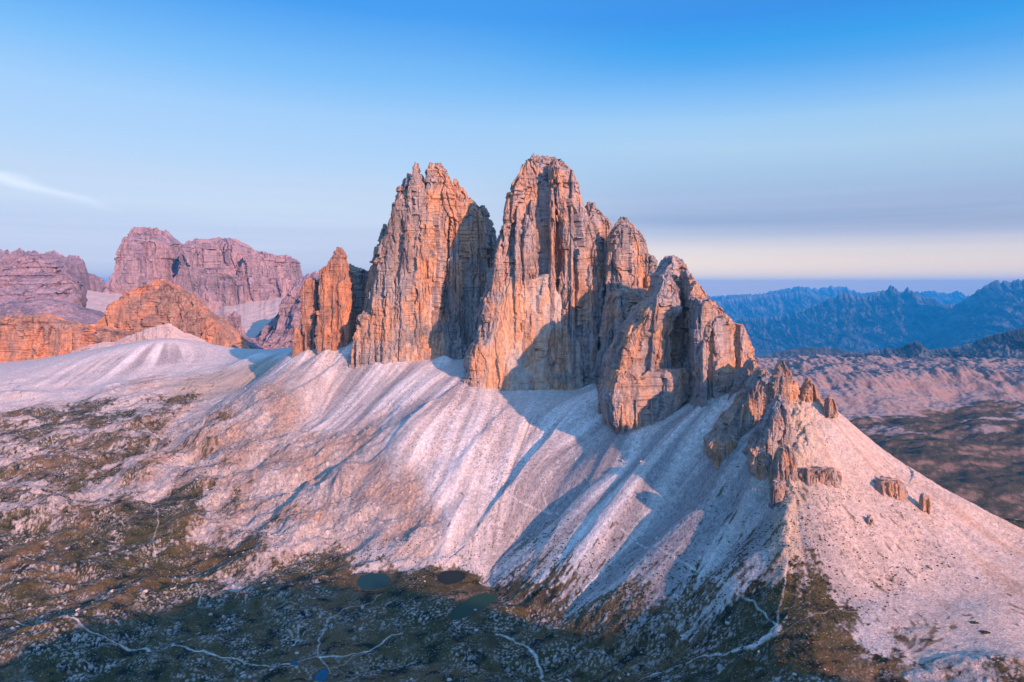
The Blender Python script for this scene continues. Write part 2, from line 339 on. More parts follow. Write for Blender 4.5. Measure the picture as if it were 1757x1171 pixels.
def hit(px, py, y0=520, y1=2500):
    u = (px-CX)/F; v = (CY-py)/F; ys = np.arange(y0, y1, 2.0); tt_ = ys/(CP+v*SP)
    xs = u*tt_; zs = tt_*(-SP+v*CP); hh = bil(H, xs, ys); k = np.argmax(hh >= zs)
    return float(xs[k]), float(ys[k]), float(hh[k])

# sharp backs of the scree fans, steep on the left, gentle on the right: (px, py, height in metres)
FANS = [[(800,657,3),(740,702,13),(680,755,12),(615,808,3)],[(1035,665,3),(960,745,14),(880,850,17),(805,936,4)],[(1062,752,2),(1000,850,9),(930,955,3)],
        [(1198,700,3),(1100,810,11),(1010,930,11),(945,1000,3)],[(600,606,3),(545,655,13),(460,700,3)],[(1250,812,2),(1170,890,9),(1070,1000,4)],[(905,676,1),(830,755,7),(770,820,2)],
        [(1130,735,2),(1060,850,7),(1000,935,2)]]
FANW = [[hit(a, b)[:2]+(c,) for a, b, c in f] for f in FANS]
def fan_relief(X, Y):
    r = np.zeros(X.shape, np.float32); wob = 5*perlin(X/40, Y/40)
    for f in FANW:
        q = np.array(f); m = (X > q[:, 0].min()-110) & (X < q[:, 0].max()+110) & (Y > q[:, 1].min()-110) & (Y < q[:, 1].max()+110)
        if not m.any(): continue
        d, a, s = seg_d(X[m], Y[m], f); s = np.where(s < 0, -d, d)+wob[m]
        r[m] = np.maximum(r[m], a*np.where(s < 0, sst(-17, 0, s), sst(85, 0, s)))
    return r
# ponds
PONDS = [  # label, outline in photo px
 ('small round tarn with a bright blue edge at the foot of the rocky moraine', [(613,996),(620,988),(640,984),(658,985),(667,991),(669,1000),(656,1008),(640,1012),(624,1012),(614,1005)]),
 ('little dark tarn just right of the round one, below the toe of the scree', [(750,987),(762,981),(785,979),(798,984),(797,993),(783,1000),(765,1003),(752,997)]),
 ('long green tarn slanting through the dark grass, the largest of the tarns', [(772,1055),(785,1040),(810,1024),(832,1018),(852,1020),(853,1028),(838,1038),(812,1052),(790,1062),(774,1064)]),
 ('tiny bright blue pool beside the forked path near the bottom edge', [(538,1166),(545,1155),(556,1147),(562,1152),(562,1164),(552,1170)]),
 ('smallest blue pool, a speck on the path left of the bright pool', [(500,1136),(504,1132),(510,1134),(509,1140),(502,1141)]),
]
POND_W = []
for lab, pts in PONDS:
    c = hit(np.mean([p[0] for p in pts]), np.mean([p[1] for p in pts]))
    z = c[2]-1.0; w3 = []
    for a, b in pts:
        u = (a-CX)/F; v = (CY-b)/F; tz = z/(-SP+v*CP); w3.append((u*tz, (CP+v*SP)*tz))
    POND_W.append((lab, np.array(w3), z))
def pond_d(X, Y, poly):
    D, _, _ = seg_d(X, Y, [tuple(p) for p in poly]+[tuple(poly[0])])
    ins = np.zeros(np.shape(X), bool); n = len(poly)
    for i in range(n):
        x1, y1 = poly[i]; x2, y2 = poly[(i+1) % n]
        ins ^= ((y1 > Y) != (y2 > Y)) & (X < (x2-x1)*(Y-y1)/(y2-y1+1e-12)+x1)
    return np.where(ins, -D, D)
# footpaths (photo px polyline, half width in metres, brightness)
TR = [([(-40,1052),(40,1055),(72,1056),(110,1078),(150,1092),(200,1100),(250,1098),(285,1112),(320,1122),(380,1130),(440,1134),(500,1139),(548,1130),(600,1120),(640,1108),(672,1092),(692,1090)],1.5,.9),
 ([(548,1130),(560,1142),(566,1156)],1.1,.7),([(566,1146),(610,1122),(640,1108)],1.0,.6),
 ([(545,1125),(548,1098),(560,1070),(590,1045),(640,1032),(652,1020)],1.2,.6),
 ([(852,1084),(880,1090),(905,1102),(922,1120),(930,1138),(922,1150),(950,1158),(1010,1162),(1060,1165),(1110,1158),(1160,1143),(1210,1120),(1260,1108),(1300,1096),(1322,1085),(1333,1068)],1.8,1.0),
 ([(1260,1108),(1300,1100),(1330,1084),(1338,1072)],3.2,1.0),
 ([(1322,1088),(1370,1066),(1430,1046),(1500,1046),(1570,1040),(1640,1030),(1690,1005),(1722,980),(1757,950),(1800,920)],1.0,.75),
 ([(1333,1068),(1338,1040),(1346,1000),(1352,960)],1.2,.6),
 ([(1333,1068),(1300,1040),(1240,1000),(1180,968),(1120,940),(1060,912),(1000,890),(940,882),(890,876),(850,852),(800,826),(770,815)],0.9,1.0),
 ([(1036,925),(1028,890),(1018,860),(1008,830),(985,780),(960,745)],0.8,.9),([(940,882),(932,850),(925,820)],0.8,.7),
 ([(268,960),(262,930),(272,900),(270,870)],1.2,.6),([(318,1020),(335,1005),(345,1015),(340,1035)],1.1,.6)]
TRW = []
for pts, hw, br in TR:
    q = []
    for a, b in zip(pts[:-1], pts[1:]):
        for k in range(6):
            f_ = k/6; q.append((a[0]*(1-f_)+b[0]*f_, a[1]*(1-f_)+b[1]*f_))
    q.append(pts[-1]); q = [hit(min(max(x, -100), 1850), y)[:2] for x, y in q]
    TRW.append((q, hw, br))

# flow-aligned noise (scree streaks run down the fall line)
SD_ = 2.5; sx = np.arange(-1900, 1150, SD_); sy = np.arange(430, 2500, SD_); SX, SY = np.meshgrid(sx.astype(np.float32), sy.astype(np.float32))
gyH, gxH = np.gradient(H, GD)
def sm(A, n=3):
    for _ in range(n):
        A = (A+np.roll(A, 1, 0)+np.roll(A, -1, 0)+np.roll(A, 1, 1)+np.roll(A, -1, 1))/5
    return A
gxH, gyH = sm(gxH, 2), sm(gyH, 2)
GXs = bil(gxH, SX, SY); GYs = bil(gyH, SX, SY); GL = np.sqrt(GXs**2+GYs**2)+1e-4
ux, uy = (GXs/GL).astype(np.float32), (GYs/GL).astype(np.float32)
def lic(src, steps, st):
    acc = src.copy(); n = 1
    for sg in (1, -1):
        x, y = SX.copy(), SY.copy()
        for k in range(steps):
            vx = bil(ux, x, y, sx[0], sy[0], SD_); vy = bil(uy, x, y, sx[0], sy[0], SD_)
            x = x+sg*st*vx; y = y+sg*st*vy
            acc += bil(src, x, y, sx[0], sy[0], SD_); n += 1
    r = acc/n; return ((r-r.mean())/(r.std()+1e-6)).astype(np.float32)
L1 = lic(perlin(SX/26, SY/26)+0.7*perlin(SX/11+40, SY/11), 14, 12)
L0 = lic(perlin(SX/70+7, SY/70), 22, 14)
L2 = lic(_r.rand(*SX.shape).astype(np.float32), 9, 7)
L3 = lic(_r.rand(*SX.shape).astype(np.float32), 3, 2.5)
SLOPE = GL
TRD = np.full(SX.shape, 99., np.float32)
for q, hw, br in TRW:
    qa = np.array(q); m = (SX > qa[:, 0].min()-15) & (SX < qa[:, 0].max()+15) & (SY > qa[:, 1].min()-15) & (SY < qa[:, 1].max()+15)
    d, _, _ = seg_d(SX[m], SY[m], q); TRD[m] = np.minimum(TRD[m], d-hw)

def near_fields(X, Y):
    h = bil(H, X, Y); veg = bil(VG, X, Y); rg = bil(RG, X, Y); sl = bil(SLOPE, X, Y, sx[0], sy[0], SD_)
    l0 = bil(L0, X, Y, sx[0], sy[0], SD_); l1 = bil(L1, X, Y, sx[0], sy[0], SD_); l2 = bil(L2, X, Y, sx[0], sy[0], SD_); l3 = bil(L3, X, Y, sx[0], sy[0], SD_)
    scree = sst(.20, .44, sl)*(1-sst(.12, .42, rg))
    D, _, _ = seg_d(X, Y, CREST); crest = np.exp(-(D/np.where(h > -250, 30, 16))**2)
    mod = .35+.65*sst(-.3, .4, perlin(X/120+5, Y/120)); z = h + fan_relief(X, Y)*(1-rg) + scree*(l0*2.0+l1*.75*mod+l2*0.2)
    # hummocks and blocky moraine
    wx = X+30*perlin(X/120, Y/120); wy = Y+30*perlin(X/120+9, Y/120+4)
    hum = fbm(wx/130, wy/90, o=4)*40+fbm(wx/45, wy/45, o=4)*9.0+(fbm(wx/190+4, wy/120, o=3, ridged=True)-.4)*20
    z = z + rg**.7*hum*np.where(h < -250, 1, .5) + rg*fbm(X/14, Y/14, o=3)*1.6
    z = z + fbm(X/30, Y/30, o=4)*1.0 + perlin(X/4.5, Y/4.5)*0.22*(1+2*rg)
    # craggy crest
    m = crest > .01
    f1, f2, cr = worley2(X[m]/13, Y[m]/13); g1, g2, c2 = worley2(X[m]/5, Y[m]/5)
    z[m] += crest[m]*((cr-.4)*12+(f2-f1)*4+(c2-.4)*6)*(.12+.88*sst(-250, -205, h[m]))*sst(-335, -320, h[m])
    m = rg > .12
    xm, ym = X[m], Y[m]; jx = perlin(xm/2.3, ym/2.3)*.9; jy = perlin(xm/2.3+9, ym/2.3)*.9; tm = sst(2, 6, bil(TRD, xm, ym, sx[0], sy[0], SD_))
    f1, f2, cr = worley2((xm+jx)/3.4, (ym+jy)/3.4); g1, g2, c2 = worley2((xm+jx)/7.5+.5, (ym+jy)/7.5); cl_ = sst(-.25, .35, fbm(xm/33, ym/33, o=3))
    z[m] += sst(.12, .6, rg[m])*cl_*tm*(sst(.5, .2, f1)*(cr > .5)*cr*1.1+sst(.42, .22, g1)*(c2 > .78)*2.0)
    for lab, poly, pz in POND_W:
        c = poly.mean(0); r = np.abs(poly-c).max()+30
        m = (np.abs(X-c[0]) < r) & (np.abs(Y-c[1]) < r)
        if m.any():
            d = pond_d(X[m], Y[m], poly); zz = z[m]; k = sst(0, 22, d)
            z[m] = (pz+0.25+d*0.02)*(1-k)+zz*k - 1.8*sst(1.5, -3, d)
    return z, veg, rg, sl, l1+.5*l0, l2, l3, crest, scree

def lerp(a, b, k): return a+(b-a)*k[..., None]
C = lambda *v: np.array(v, np.float32)
hit_tan = hit(395, 655)
def ground_colour(X, Y, Z, veg, rg, sl, l1, l2, l3, crest, scree):
    n1 = fbm(X/60, Y/60, o=5); n2 = fbm(X/9, Y/9, o=4); n3 = perlin(X/2.6, Y/2.6); n4 = fbm(X/140+5, Y/140, o=3)
    c = C(.52, .465, .435)*np.ones(X.shape+(3,), np.float32)
    c = lerp(c, C(.66, .61, .58), sst(0.3, 1.3, l1)*scree)           # fresh pale runs
    c = lerp(c, C(.26, .24, .245), sst(0.0, 1.4, -l1+.5*l2+.5*n1)*.85*(.06+.94*scree))   # older darker runs
    right = sst(-30, 60, X-(330+.04*(Y-600)))*sst(1050, 980, Y); c = lerp(c, C(.50, .385, .315), right*(.55+.45*sst(-.4, .4, n1)))
    c = lerp(c, C(.36, .24, .17), right*sst(.3, 1.6, l1*.9+.6*l2)*.7)
    c = lerp(c, C(.235, .18, .155), sst(.1, .6, rg)*(.45+.5*sst(-.25, .25, n1)))
    c *= (1+0.09*l2*scree)[..., None]*(1+0.10*n2+0.07*n3)[..., None]
    # fields of coarse grey blocks lying in the scree
    fld = sst(-.05, .25, fbm(X/70+3, Y/110, o=4)+.12*(-l1))*scree*sst(.35, .1, veg)
    d1, _, dc = worley2(X/4.2+.3, Y/4.2); c = lerp(c, C(.17, .15, .15), sst(.42, .2, d1)*(dc > .45)*(.3+.7*fld)*.85)
    # bare tan earth on the shoulder of the pass
    ph = hit_tan; dt = np.hypot((X-ph[0])/240, (Y-ph[1])/170)+.35*n1
    c = lerp(c, C(.40, .30, .22), sst(1.0, .5, dt)*.8)
    # warm rubble and brown blocks on the moraine
    c = lerp(c, C(.40, .28, .215), sst(-.1, .4, n1+.5*n2)*sst(0, .7, rg)*.85)
    c = lerp(c, C(.16, .13, .10), sst(.25, .6, n2+.3*n3)*rg*.7)
    c = lerp(c, C(.45, .34, .24), np.clip(crest*1.4, 0, 1)*sst(-.4, .3, n2+.2)*.85)
    jx = perlin(X/2.3, Y/2.3)*.9; jy = perlin(X/2.3+9, Y/2.3)*.9; f1, f2, cr = worley2((X+jx)/3.4, (Y+jy)/3.4); g1, g2, c2 = worley2((X+jx)/7.5+.5, (Y+jy)/7.5); cl_ = sst(-.25, .35, fbm(X/33, Y/33, o=3))
    c *= (1+sst(.1, .5, rg)*((cr-.55)*.9*sst(.5, .25, f1)+(c2-.5)*.8*sst(.45, .25, g1)*(c2 > .6)))[..., None]
    # turf and dwarf scrub
    v = veg+.13*rg*sst(-100, -400, X)+0.46*n1+0.34*n2+.10*n3 + np.where(scree > .5, 0.10*l2+0.05*l3, 0)
    g = sst(.47, .60, v)
    turf = lerp(np.ones(X.shape+(3,), np.float32)*C(.055, .050, .017), C(.125, .080, .035), sst(-.35, .35, n4+.4*n2))
    turf = lerp(turf, C(.012, .017, .010), sst(.0, .35, fbm(X/24+3, Y/15, o=4)+.2*n3))
    c = lerp(c, turf, g)
    # stones showing through the turf
    st = np.maximum(sst(.44, .25, f1)*(cr > .42), sst(.38, .25, g1)*(c2 > .74))*g*cl_*sst(.1, .4, rg+.15)
    c = lerp(c, C(.40, .365, .345), st*.9)
    gv = sst(.16, .42, fbm(X/38+8, Y/20, o=5)+.15*n3)*g*sst(.0, .4, rg); c = lerp(c, C(.24, .21, .19), gv*.35*(.3+.7*sst(.5, .25, f1)))
    # scattered tufts on scree, drawn out along the fall line
    tf = sst(1.25, 1.9, l3+.9*n1+2.2*(veg-.12)+.25*n2)*(veg > .04)*(1-g)*sst(.35, .15, rg)
    c = lerp(c, C(.10, .075, .045), np.clip(tf, 0, 1)*.85)
    for q, hw, br in TRW:
        qa = np.array(q); x0, y0 = qa.min(0)-15; x1, y1 = qa.max(0)+15
        m = (X > x0) & (X < x1) & (Y > y0) & (Y < y1)
        if m.any():
            xm, ym = X[m], Y[m]
            d, _, _ = seg_d(xm+2.5*perlin(xm/14, ym/14), ym+2.5*perlin(xm/14+7, ym/14), q)
            k = sst(hw*1.1, hw*.3, d)*br*(.66+.45*perlin(xm/9, ym/9)+.25*perlin(xm/31, ym/31)); c[m] = lerp(c[m], C(.68, .64, .60) if br != .75 else C(.36, .26, .19), np.clip(k, 0, 1))
    for lab, poly, pz in POND_W:
        cc = poly.mean(0); r = np.abs(poly-cc).max()+12; m = (np.abs(X-cc[0]) < r) & (np.abs(Y-cc[1]) < r)
        if m.any():
            d = pond_d(X[m], Y[m], poly); c[m] = lerp(c[m], C(.055, .04, .022), sst(3, 0, d+2*perlin(X[m]/5, Y[m]/5)))
    return np.clip(c, .008, .75)

# near ground sheet: rows closer together where the ground is near
ys = [455.]
while ys[-1] < 2450: ys.append(ys[-1]+1.15+(ys[-1]-455)*0.0012)
ys = np.array(ys); S = np.linspace(-1, 1, 1500)
Y2 = np.repeat(ys[:, None], len(S), 1); X2 = S[None, :]*(ys[:, None]*.86+80)
X2 = X2.astype(np.float32); Y2 = Y2.astype(np.float32)
keep_r = 1010+0*ys
fl = near_fields(X2, Y2); Z2 = fl[0]; C2 = ground_colour(X2, Y2, *fl)
edge = np.minimum(sst(1.0, .985, np.abs(S))[None, :], sst(ys[-1], ys[-1]-15, ys)[:, None]); Z2 = Z2-60*(1-edge)
V = np.stack([X2, Y2, Z2], -1); col = np.concatenate([C2, np.ones(C2.shape[:2]+(1,))], -1)
me = mk_mesh('ground', V, grid_faces(len(ys), len(S)), M_GROUND, True, col)
tag(link('ground', me), kind='structure')
print('ground', V.shape)

# wide surrounding land down to the valleys and out to the horizon
M_FLOOR, t_, b_ = new_mat('valley_floor')
nz_ = t_.n('ShaderNodeTexNoise', i_Scale=1.0, i_Detail=6.0); t_.l(pos(t_, (.0012, .0012, .0012)), nz_.inputs['Vector'])
t_.l(t_.ramp(nz_.outputs[0], [(.35, (.03, .045, .03)), (.6, (.10, .10, .08))]), b_.inputs['Base Color'])
n = 260; q = np.linspace(-1, 1, n); q = np.sign(q)*np.abs(q)**3*60000; X3, Y3 = np.meshgrid(q, np.where(q > 0, q*1.05, q))
R = np.sqrt(X3**2+(Y3-1200)**2); Z3 = -520-2100*sst(2600, 9000, R)+fbm(X3/2500, Y3/2500, o=4)*(60+200*sst(3000, 9000, R))
me = mk_mesh('valley_floor', np.stack([X3, Y3, Z3], -1), grid_faces(n, n), M_FLOOR, True); tag(link('valley_floor', me), kind='structure')

# ------------------------------------------------------------------ rock masses
def interp_prof(prof, Y):
    z = np.array([P(0, p[0], Y)[2] for p in prof]); xl = np.array([P(p[1], p[0], Y)[0] for p in prof]); xr = np.array([P(p[2], p[0], Y)[0] for p in prof])
    o = np.argsort(z); return z[o], xl[o], xr[o]
def block_geo(prof, Y, depth, seed=1, res=1.8, sq=.42, amp=1.0, S=1.0, foot=40, lean=0.25, rag=1.0, flute=1.0, bedding=1.0):
    """a rock column: plan outline swept up through the height, then fractured into buttresses, cracks and ledges.
    Y is the distance of the front face at its foot, depth how far it reaches back."""
    z, xl, xr = interp_prof(prof, Y)
    z0, z1 = z[0]-foot, z[-1]; hgt = z1-z0
    nr_ = max(10, int(hgt/res)); w_ = float(np.max(xr-xl))
    na = max(16, int((w_*1.15+depth*.9)/res))
    a = np.linspace(0, 1, na, endpoint=False)
    a = np.where(a < .72, a/.72*.56-.03, .53+(a-.72)/.28*.44)*2*math.pi   # 0..pi faces the camera, more points there
    hh = np.linspace(0, 1, nr_)**.97; zz = z0+hh*hgt
    XLv = np.interp(zz, z, xl); XRv = np.interp(zz, z, xr)
    xc = (XLv+XRv)/2; hw = (XRv-XLv)/2
    # stepped edges: shoulders and notches
    def steps(o):
        q = zz/(17*S)+perlin(zz/(23*S), zz*0+o)*1.6; k = np.floor(q); rn = R3[(k.astype(int)*7+int(o*13)) & 4095, 0]; rn2 = R3[((k.astype(int)+1)*7+int(o*13)) & 4095, 0]
        f_ = sst(.75, 1, q-k); return (rn*(1-f_)+rn2*f_-.5)
    e_ = np.minimum(9*S, hw*.35)*rag
    XLv = XLv+steps(seed+.3)*e_; XRv = XRv+steps(seed+5.7)*e_; xc = (XLv+XRv)/2; hw = np.maximum((XRv-XLv)/2, .4)
    ca, sa = np.cos(a), np.sin(a)
    fx = np.sign(ca)*np.abs(ca)**sq; fy = np.sign(sa)*np.abs(sa)**sq
    dn = depth*(1-lean*np.clip(hh, 0, 1)); dn = dn*np.clip(np.minimum(1, (hw*2/(w_+1e-6))*1.6+.15), .1, 1)
    Xb = xc[:, None]-hw[:, None]*fx[None, :]; Yb = (Y+depth/2)-(dn/2)[:, None]*fy[None, :]; Zb = np.repeat(zz[:, None], na, 1)
    nx = -ca*np.ones((nr_, 1)); ny = -sa*np.ones((nr_, 1)); s = seed*31.7
    Xn, Yn, Zn = (Xb+s*7)/S, (Yb+s*3)/S, Zb/S
    wp = perlin(Xn/40, Yn/40, Zn/60)*9
    f1, f2, cr = worley((Xn+wp)/26, (Yn+wp)/26, Zn/170); g1, g2, c2 = worley((Xn+wp)/10, (Yn-wp)/10, Zn/75); h1, h2, c3 = worley(Xn/4.2, Yn/4.2, Zn/11)
    big = fbm(Xn/60, Yn/60, Zn/170, o=3)*9
    d = big+(cr-.5)*24*flute+(np.minimum(f2-f1, .12)-.1)*24*flute+(c2-.5)*7.5+(np.minimum(g2-g1, .1)-.08)*14*flute+(h2-h1)*.8+(c3-.5)*2.2+fbm(Xn/8, Yn/8, Zn/8, o=3)*1.3
    bz = Zn+perlin(Xn/70, Yn/70)*5; q1 = bz/17+perlin(bz*0+3.1, bz/31)*1.6; q2 = bz/4.9+.8*perlin(Xn/30, bz/11)
    d = d+(.5-(q1-np.floor(q1)))*2.6*bedding*(1.2*(bedding > 1)+sst(-.3, .3, perlin(Xn/50, Zn/40)))+(.5-(q2-np.floor(q2)))*.9*bedding-1.5
    cap = sst(0, .02+10*S/hgt, 1-hh)[:, None]; wfac = np.clip(hw/(12*S), .15, 1)[:, None]
    d = d*amp*S*wfac*(.4+.6*cap); Xb = Xb+nx*d*.6; Yb = Yb+ny*d
    crown = sst(1-22*S/hgt, 1.0, hh)[:, None]
    Zb = Zb+crown*(perlin(Xn/7+2, Yn/7+5, Zn*0+seed)*9+(c2-.6)*12+(c3-.5)*4)*S*np.clip(wfac*1.2, .25, 1)
    Vv = np.stack([Xb, Yb, Zb], -1).reshape(-1, 3); top = Vv[-na:]; c0 = top.mean(0); rings = [Vv]; k_in = 3
    for k in range(1, k_in+1):
        f_ = k/(k_in+.6); rg_ = top*(1-f_)+c0*f_; rg_[:, 2] += (perlin(rg_[:, 0]/7, rg_[:, 1]/7)*4+f_*2)*S*wfac[-1, 0]; rings.append(rg_)
    Vv = np.concatenate(rings+[c0[None]+[0, 0, 2*S*wfac[-1, 0]]])
    fq = grid_faces(nr_+k_in, na, True); last = (nr_+k_in-1)*na; j = np.arange(na)
    return Vv, fq, np.stack([last+j, last+(j+1) % na, np.full(na, len(Vv)-1)], -1)
def block(parent, name, prof, Y, depth, mat, seed=1, ribs=0, rib_w=(.10, .22), rib_h=(.35, .97), label=None, **kw):
    """one part: the mass itself and the ribs that stand out from its face, as a single mesh"""
    geo = [block_geo(prof, Y, depth, seed=seed, **kw)]
    rr = np.random.RandomState(int(seed*97) % 100000); py = np.array([p[0] for p in prof], float); l_ = np.array([p[1] for p in prof], float); r_ = np.array([p[2] for p in prof], float)
    S = kw.get('S', 1.0)
    for i in range(ribs):
        c = (i+rr.uniform(.1, .9))/ribs; wd = rr.uniform(*rib_w)*(r_[-1]-l_[-1])/2
        h = rr.uniform(*rib_h); yt = py[-1]-(py[-1]-py[0])*h
        # keep the rib inside the outline at its top
        lt, rt = np.interp(yt, py, l_), np.interp(yt, py, r_); cx = l_[-1]+(r_[-1]-l_[-1])*c; cx = (cx*.5+.5*(lt+(rt-lt)*c)); cxt = lt+(rt-lt)*np.clip((cx-lt)/(rt-lt+1e-6), .04, .96)
        tip = rr.uniform(.08, .35); ym = yt+(py[-1]-yt)*rr.uniform(.08, .2)
        pr = [(yt, cxt-wd*tip, cxt+wd*tip), (ym, cxt*.8+cx*.2-wd*.7, cxt*.8+cx*.2+wd*.7), (py[-1], cx-wd, cx+wd)]
        kk = dict(kw); kk['S'] = S*.6; kk['amp'] = kw.get('amp', 1)*.9
        dfr = rr.uniform(2, 14)*S+ kw.get('lean', .25)*0
        g = block_geo(pr, Y-dfr, depth*.5+dfr, seed=seed+i*3.1+.5, **kk)
        # follow the backward lean of the face
        z0 = g[0][:, 2].min(); zt = P(0, py[0], Y)[2]; zb = P(0, py[-1], Y)[2]
        g[0][:, 1] += np.clip((g[0][:, 2]-zb)/(zt-zb), 0, 1)*depth*.5*kw.get('lean', .25)
        geo.append(g)
    off = 0; Vs, Fs, Ts = [], [], []
    for v, f_, t_ in geo: Vs.append(v); Fs.append(f_+off); Ts.append(t_+off); off += len(v)
    Vv = np.concatenate(Vs)
    if parent is not None: Vv = Vv-np.array(parent.location)
    o = link(name, mk_mesh(name, Vv, np.concatenate(Fs), mat, False, None, np.concatenate(Ts)), parent)
    if label: o['label'] = label
    return o
def peak(name, label, cat, base, parts, mat, group=None, **kw):
    e = empty(name, P(*base)); tag(e, label, cat, group)
    for i, p in enumerate(parts):
        pn, prof, Y, dep = p[:4]; ex = dict(kw); ex.update(p[4] if len(p) > 4 else {})
        m_ = ex.pop('mat', mat); sd_ = ex.pop('seed', i+1)
        block(e, pn, prof, Y, dep, m_, seed=sd_+base[0]*.01, **ex)
    return e

R8 = dict(ribs=5)
peak('rock_spire', 'slim orange rock blade at the left end of the towers, beside the pointed spire', 'rock spire', (528, 603, 1780), [
  ('pillar', [(477,526,531),(483,520,539),(500,516,542),(560,515,542),(612,512,541)], 1760, 60, dict(ribs=2)),
  ('foot_crag', [(566,506,512),(578,503,515),(612,501,518)], 1755, 30)], M_ROCK2, S=.7, amp=.7)
peak('rock_spire', 'single pointed orange spire left of the twin tall towers', 'rock spire', (567, 605, 1740), [
  ('pillar', [(424,572,577),(432,567,582),(443,562,586),(455,557,590),(465,545,593),(480,543,596),(518,541,599),(560,540,598),(615,538,594)], 1725, 90, dict(ribs=3))], M_ROCK2, S=.7, amp=.75)
peak('rock_wall', 'shadowed notch wall linking the pointed spire to the left tall tower', 'rock wall', (612, 600, 1900), [
  ('wall', [(455,585,597),(470,583,634),(500,580,650),(615,575,660)], 1850, 80),
  ('pinnacle', [(383,652,657),(395,647,663),(420,641,668),(461,633,680),(480,628,690),(540,618,690),(612,612,690)], 1760, 90)], M_ROCK, amp=.9)
peak('rock_tower', 'left one of the two tallest towers, its right half a dark wall in shadow', 'rock tower', (720, 622, 1642), [
  ('buttress', [(532,623,632),(545,610,640),(560,606,645),(600,600,650),(630,597,652)], 1632, 90, dict(S=.6, ribs=3)),
  ('buttress', [(292,692,712),(305,687,720),(319,679,728),(341,673,738),(371,664,745),(398,656,748),(424,645,750),(484,631,752),(533,626,755),(635,621,758)], 1622, 190, dict(ribs=7, rib_h=(.5,.99))),
  ('pinnacle', [(276,709,714),(284,705,718),(300,704,722),(340,698,724),(420,690,726),(500,680,728),(640,660,730)], 1614, 70, dict(S=.6, ribs=2)),
  ('summit_block', [(269,732,740),(274,727,747),(283,724,757),(300,722,764),(311,721,769),(340,716,778),(400,706,790),(500,690,800),(640,684,806)], 1622, 210, dict(ribs=5, rib_h=(.7,.99), rib_w=(.08,.16))),
  ('pinnacle', [(305,779,783),(318,775,787),(340,770,793),(380,766,800)], 1672, 40, dict(S=.5)),
  ('pinnacle', [(320,790,794),(332,786,800),(350,782,808),(380,780,812)], 1695, 40, dict(S=.5)),
  ('buttress', [(338,768,806),(350,764,816),(372,760,828),(400,757,836),(500,750,838),(560,745,826),(640,738,806)], 1642, 190, dict(ribs=7, rib_h=(.4,1.04))),
  ('buttress', [(352,812,830),(371,810,838),(398,808,847),(428,806,853),(450,804,849),(500,800,842),(560,792,832),(640,780,820)], 1672, 150, dict(ribs=4)),
  ('lower_wall', [(470,690,742),(500,672,750),(560,655,765),(610,650,790),(640,650,800)], 1610, 90, dict(amp=.35, lean=.5, foot=20, mat=M_PALE)),
  ('foot_crag', [(585,768,790),(600,762,800),(625,760,808),(660,768,800)], 1602, 60, dict(S=.6)),
 ], M_ROCK)
peak('rock_tower', 'tallest and broadest tower, banded with a dark recess down its upper middle', 'rock tower', (910, 672, 1430), [
  ('buttress', [(268,900,916),(276,897,920),(287,894,922),(307,880,923),(330,870,922),(350,864,921),(385,859,920),(436,855,919),(460,844,920),(480,839,922),(523,824,926),(582,817,930),(613,801,932),(690,786,935)], 1425, 190, dict(ribs=3, rib_h=(.5,.99), amp=.85)),
  ('summit_block', [(256,920,936),(260,914,950),(268,906,968),(283,900,984),(311,892,990),(350,880,1000),(440,868,1010),(560,855,1015),(690,830,1015)], 1462, 200, dict(ribs=3, rib_h=(.8,1.0), rib_w=(.06,.12))),
  ('buttress', [(268,952,966),(275,949,974),(284,948,988),(311,949,992),(350,953,1008),(370,957,1019),(409,962,1030),(444,964,1038),(480,962,1042),(560,956,1038),(600,950,1030),(690,940,1005)], 1412, 210, dict(ribs=5, rib_h=(.4,.98))),
  ('lower_wall', [(478,866,956),(500,856,962),(560,842,990),(620,822,1005),(690,806,1000)], 1408, 120, dict(amp=.38, lean=.45, foot=30, mat=M_PALE, ribs=2, rib_h=(.3,.6), bedding=.4)),
  ('pinnacle', [(343,1014,1021),(350,1010,1026),(362,1008,1036),(380,1005,1050),(400,1003,1055),(430,1000,1057),(520,1000,1060),(690,995,1065)], 1500, 130, dict(ribs=5, rib_h=(.6,1.0))),
  ('flake', [(538,1004,1015),(550,1001,1020),(620,994,1026),(680,985,1030)], 1418, 50, dict(S=.6)),
 ], M_BAND, flute=.85, bedding=.75)
peak('rock_tower', 'lower crooked tower squeezed between the tallest tower and the pyramid peak', 'rock tower', (1085, 640, 1400), [
  ('summit_block', [(368,1074,1078),(377,1070,1086),(387,1065,1094),(401,1058,1100),(420,1053,1104),(450,1048,1106),(500,1046,1108),(600,1038,1110),(690,1030,1100)], 1370, 130, dict(ribs=4, rib_h=(.6,1.0))),
  ('buttress', [(388,1090,1097),(400,1088,1107),(420,1088,1113),(450,1086,1117),(500,1086,1120),(690,1080,1125)], 1385, 110, dict(S=.7, ribs=3, rib_h=(.6,1.0))),
  ('pinnacle', [(438,1123,1128),(446,1118,1132),(476,1114,1135),(540,1106,1140),(690,1095,1150)], 1380, 70, dict(S=.6)),
  ('lower_wall', [(500,1052,1118),(540,1046,1134),(600,1036,1150),(690,1020,1150)], 1350, 90, dict(ribs=4)),
 ], M_ROCK, S=.8)
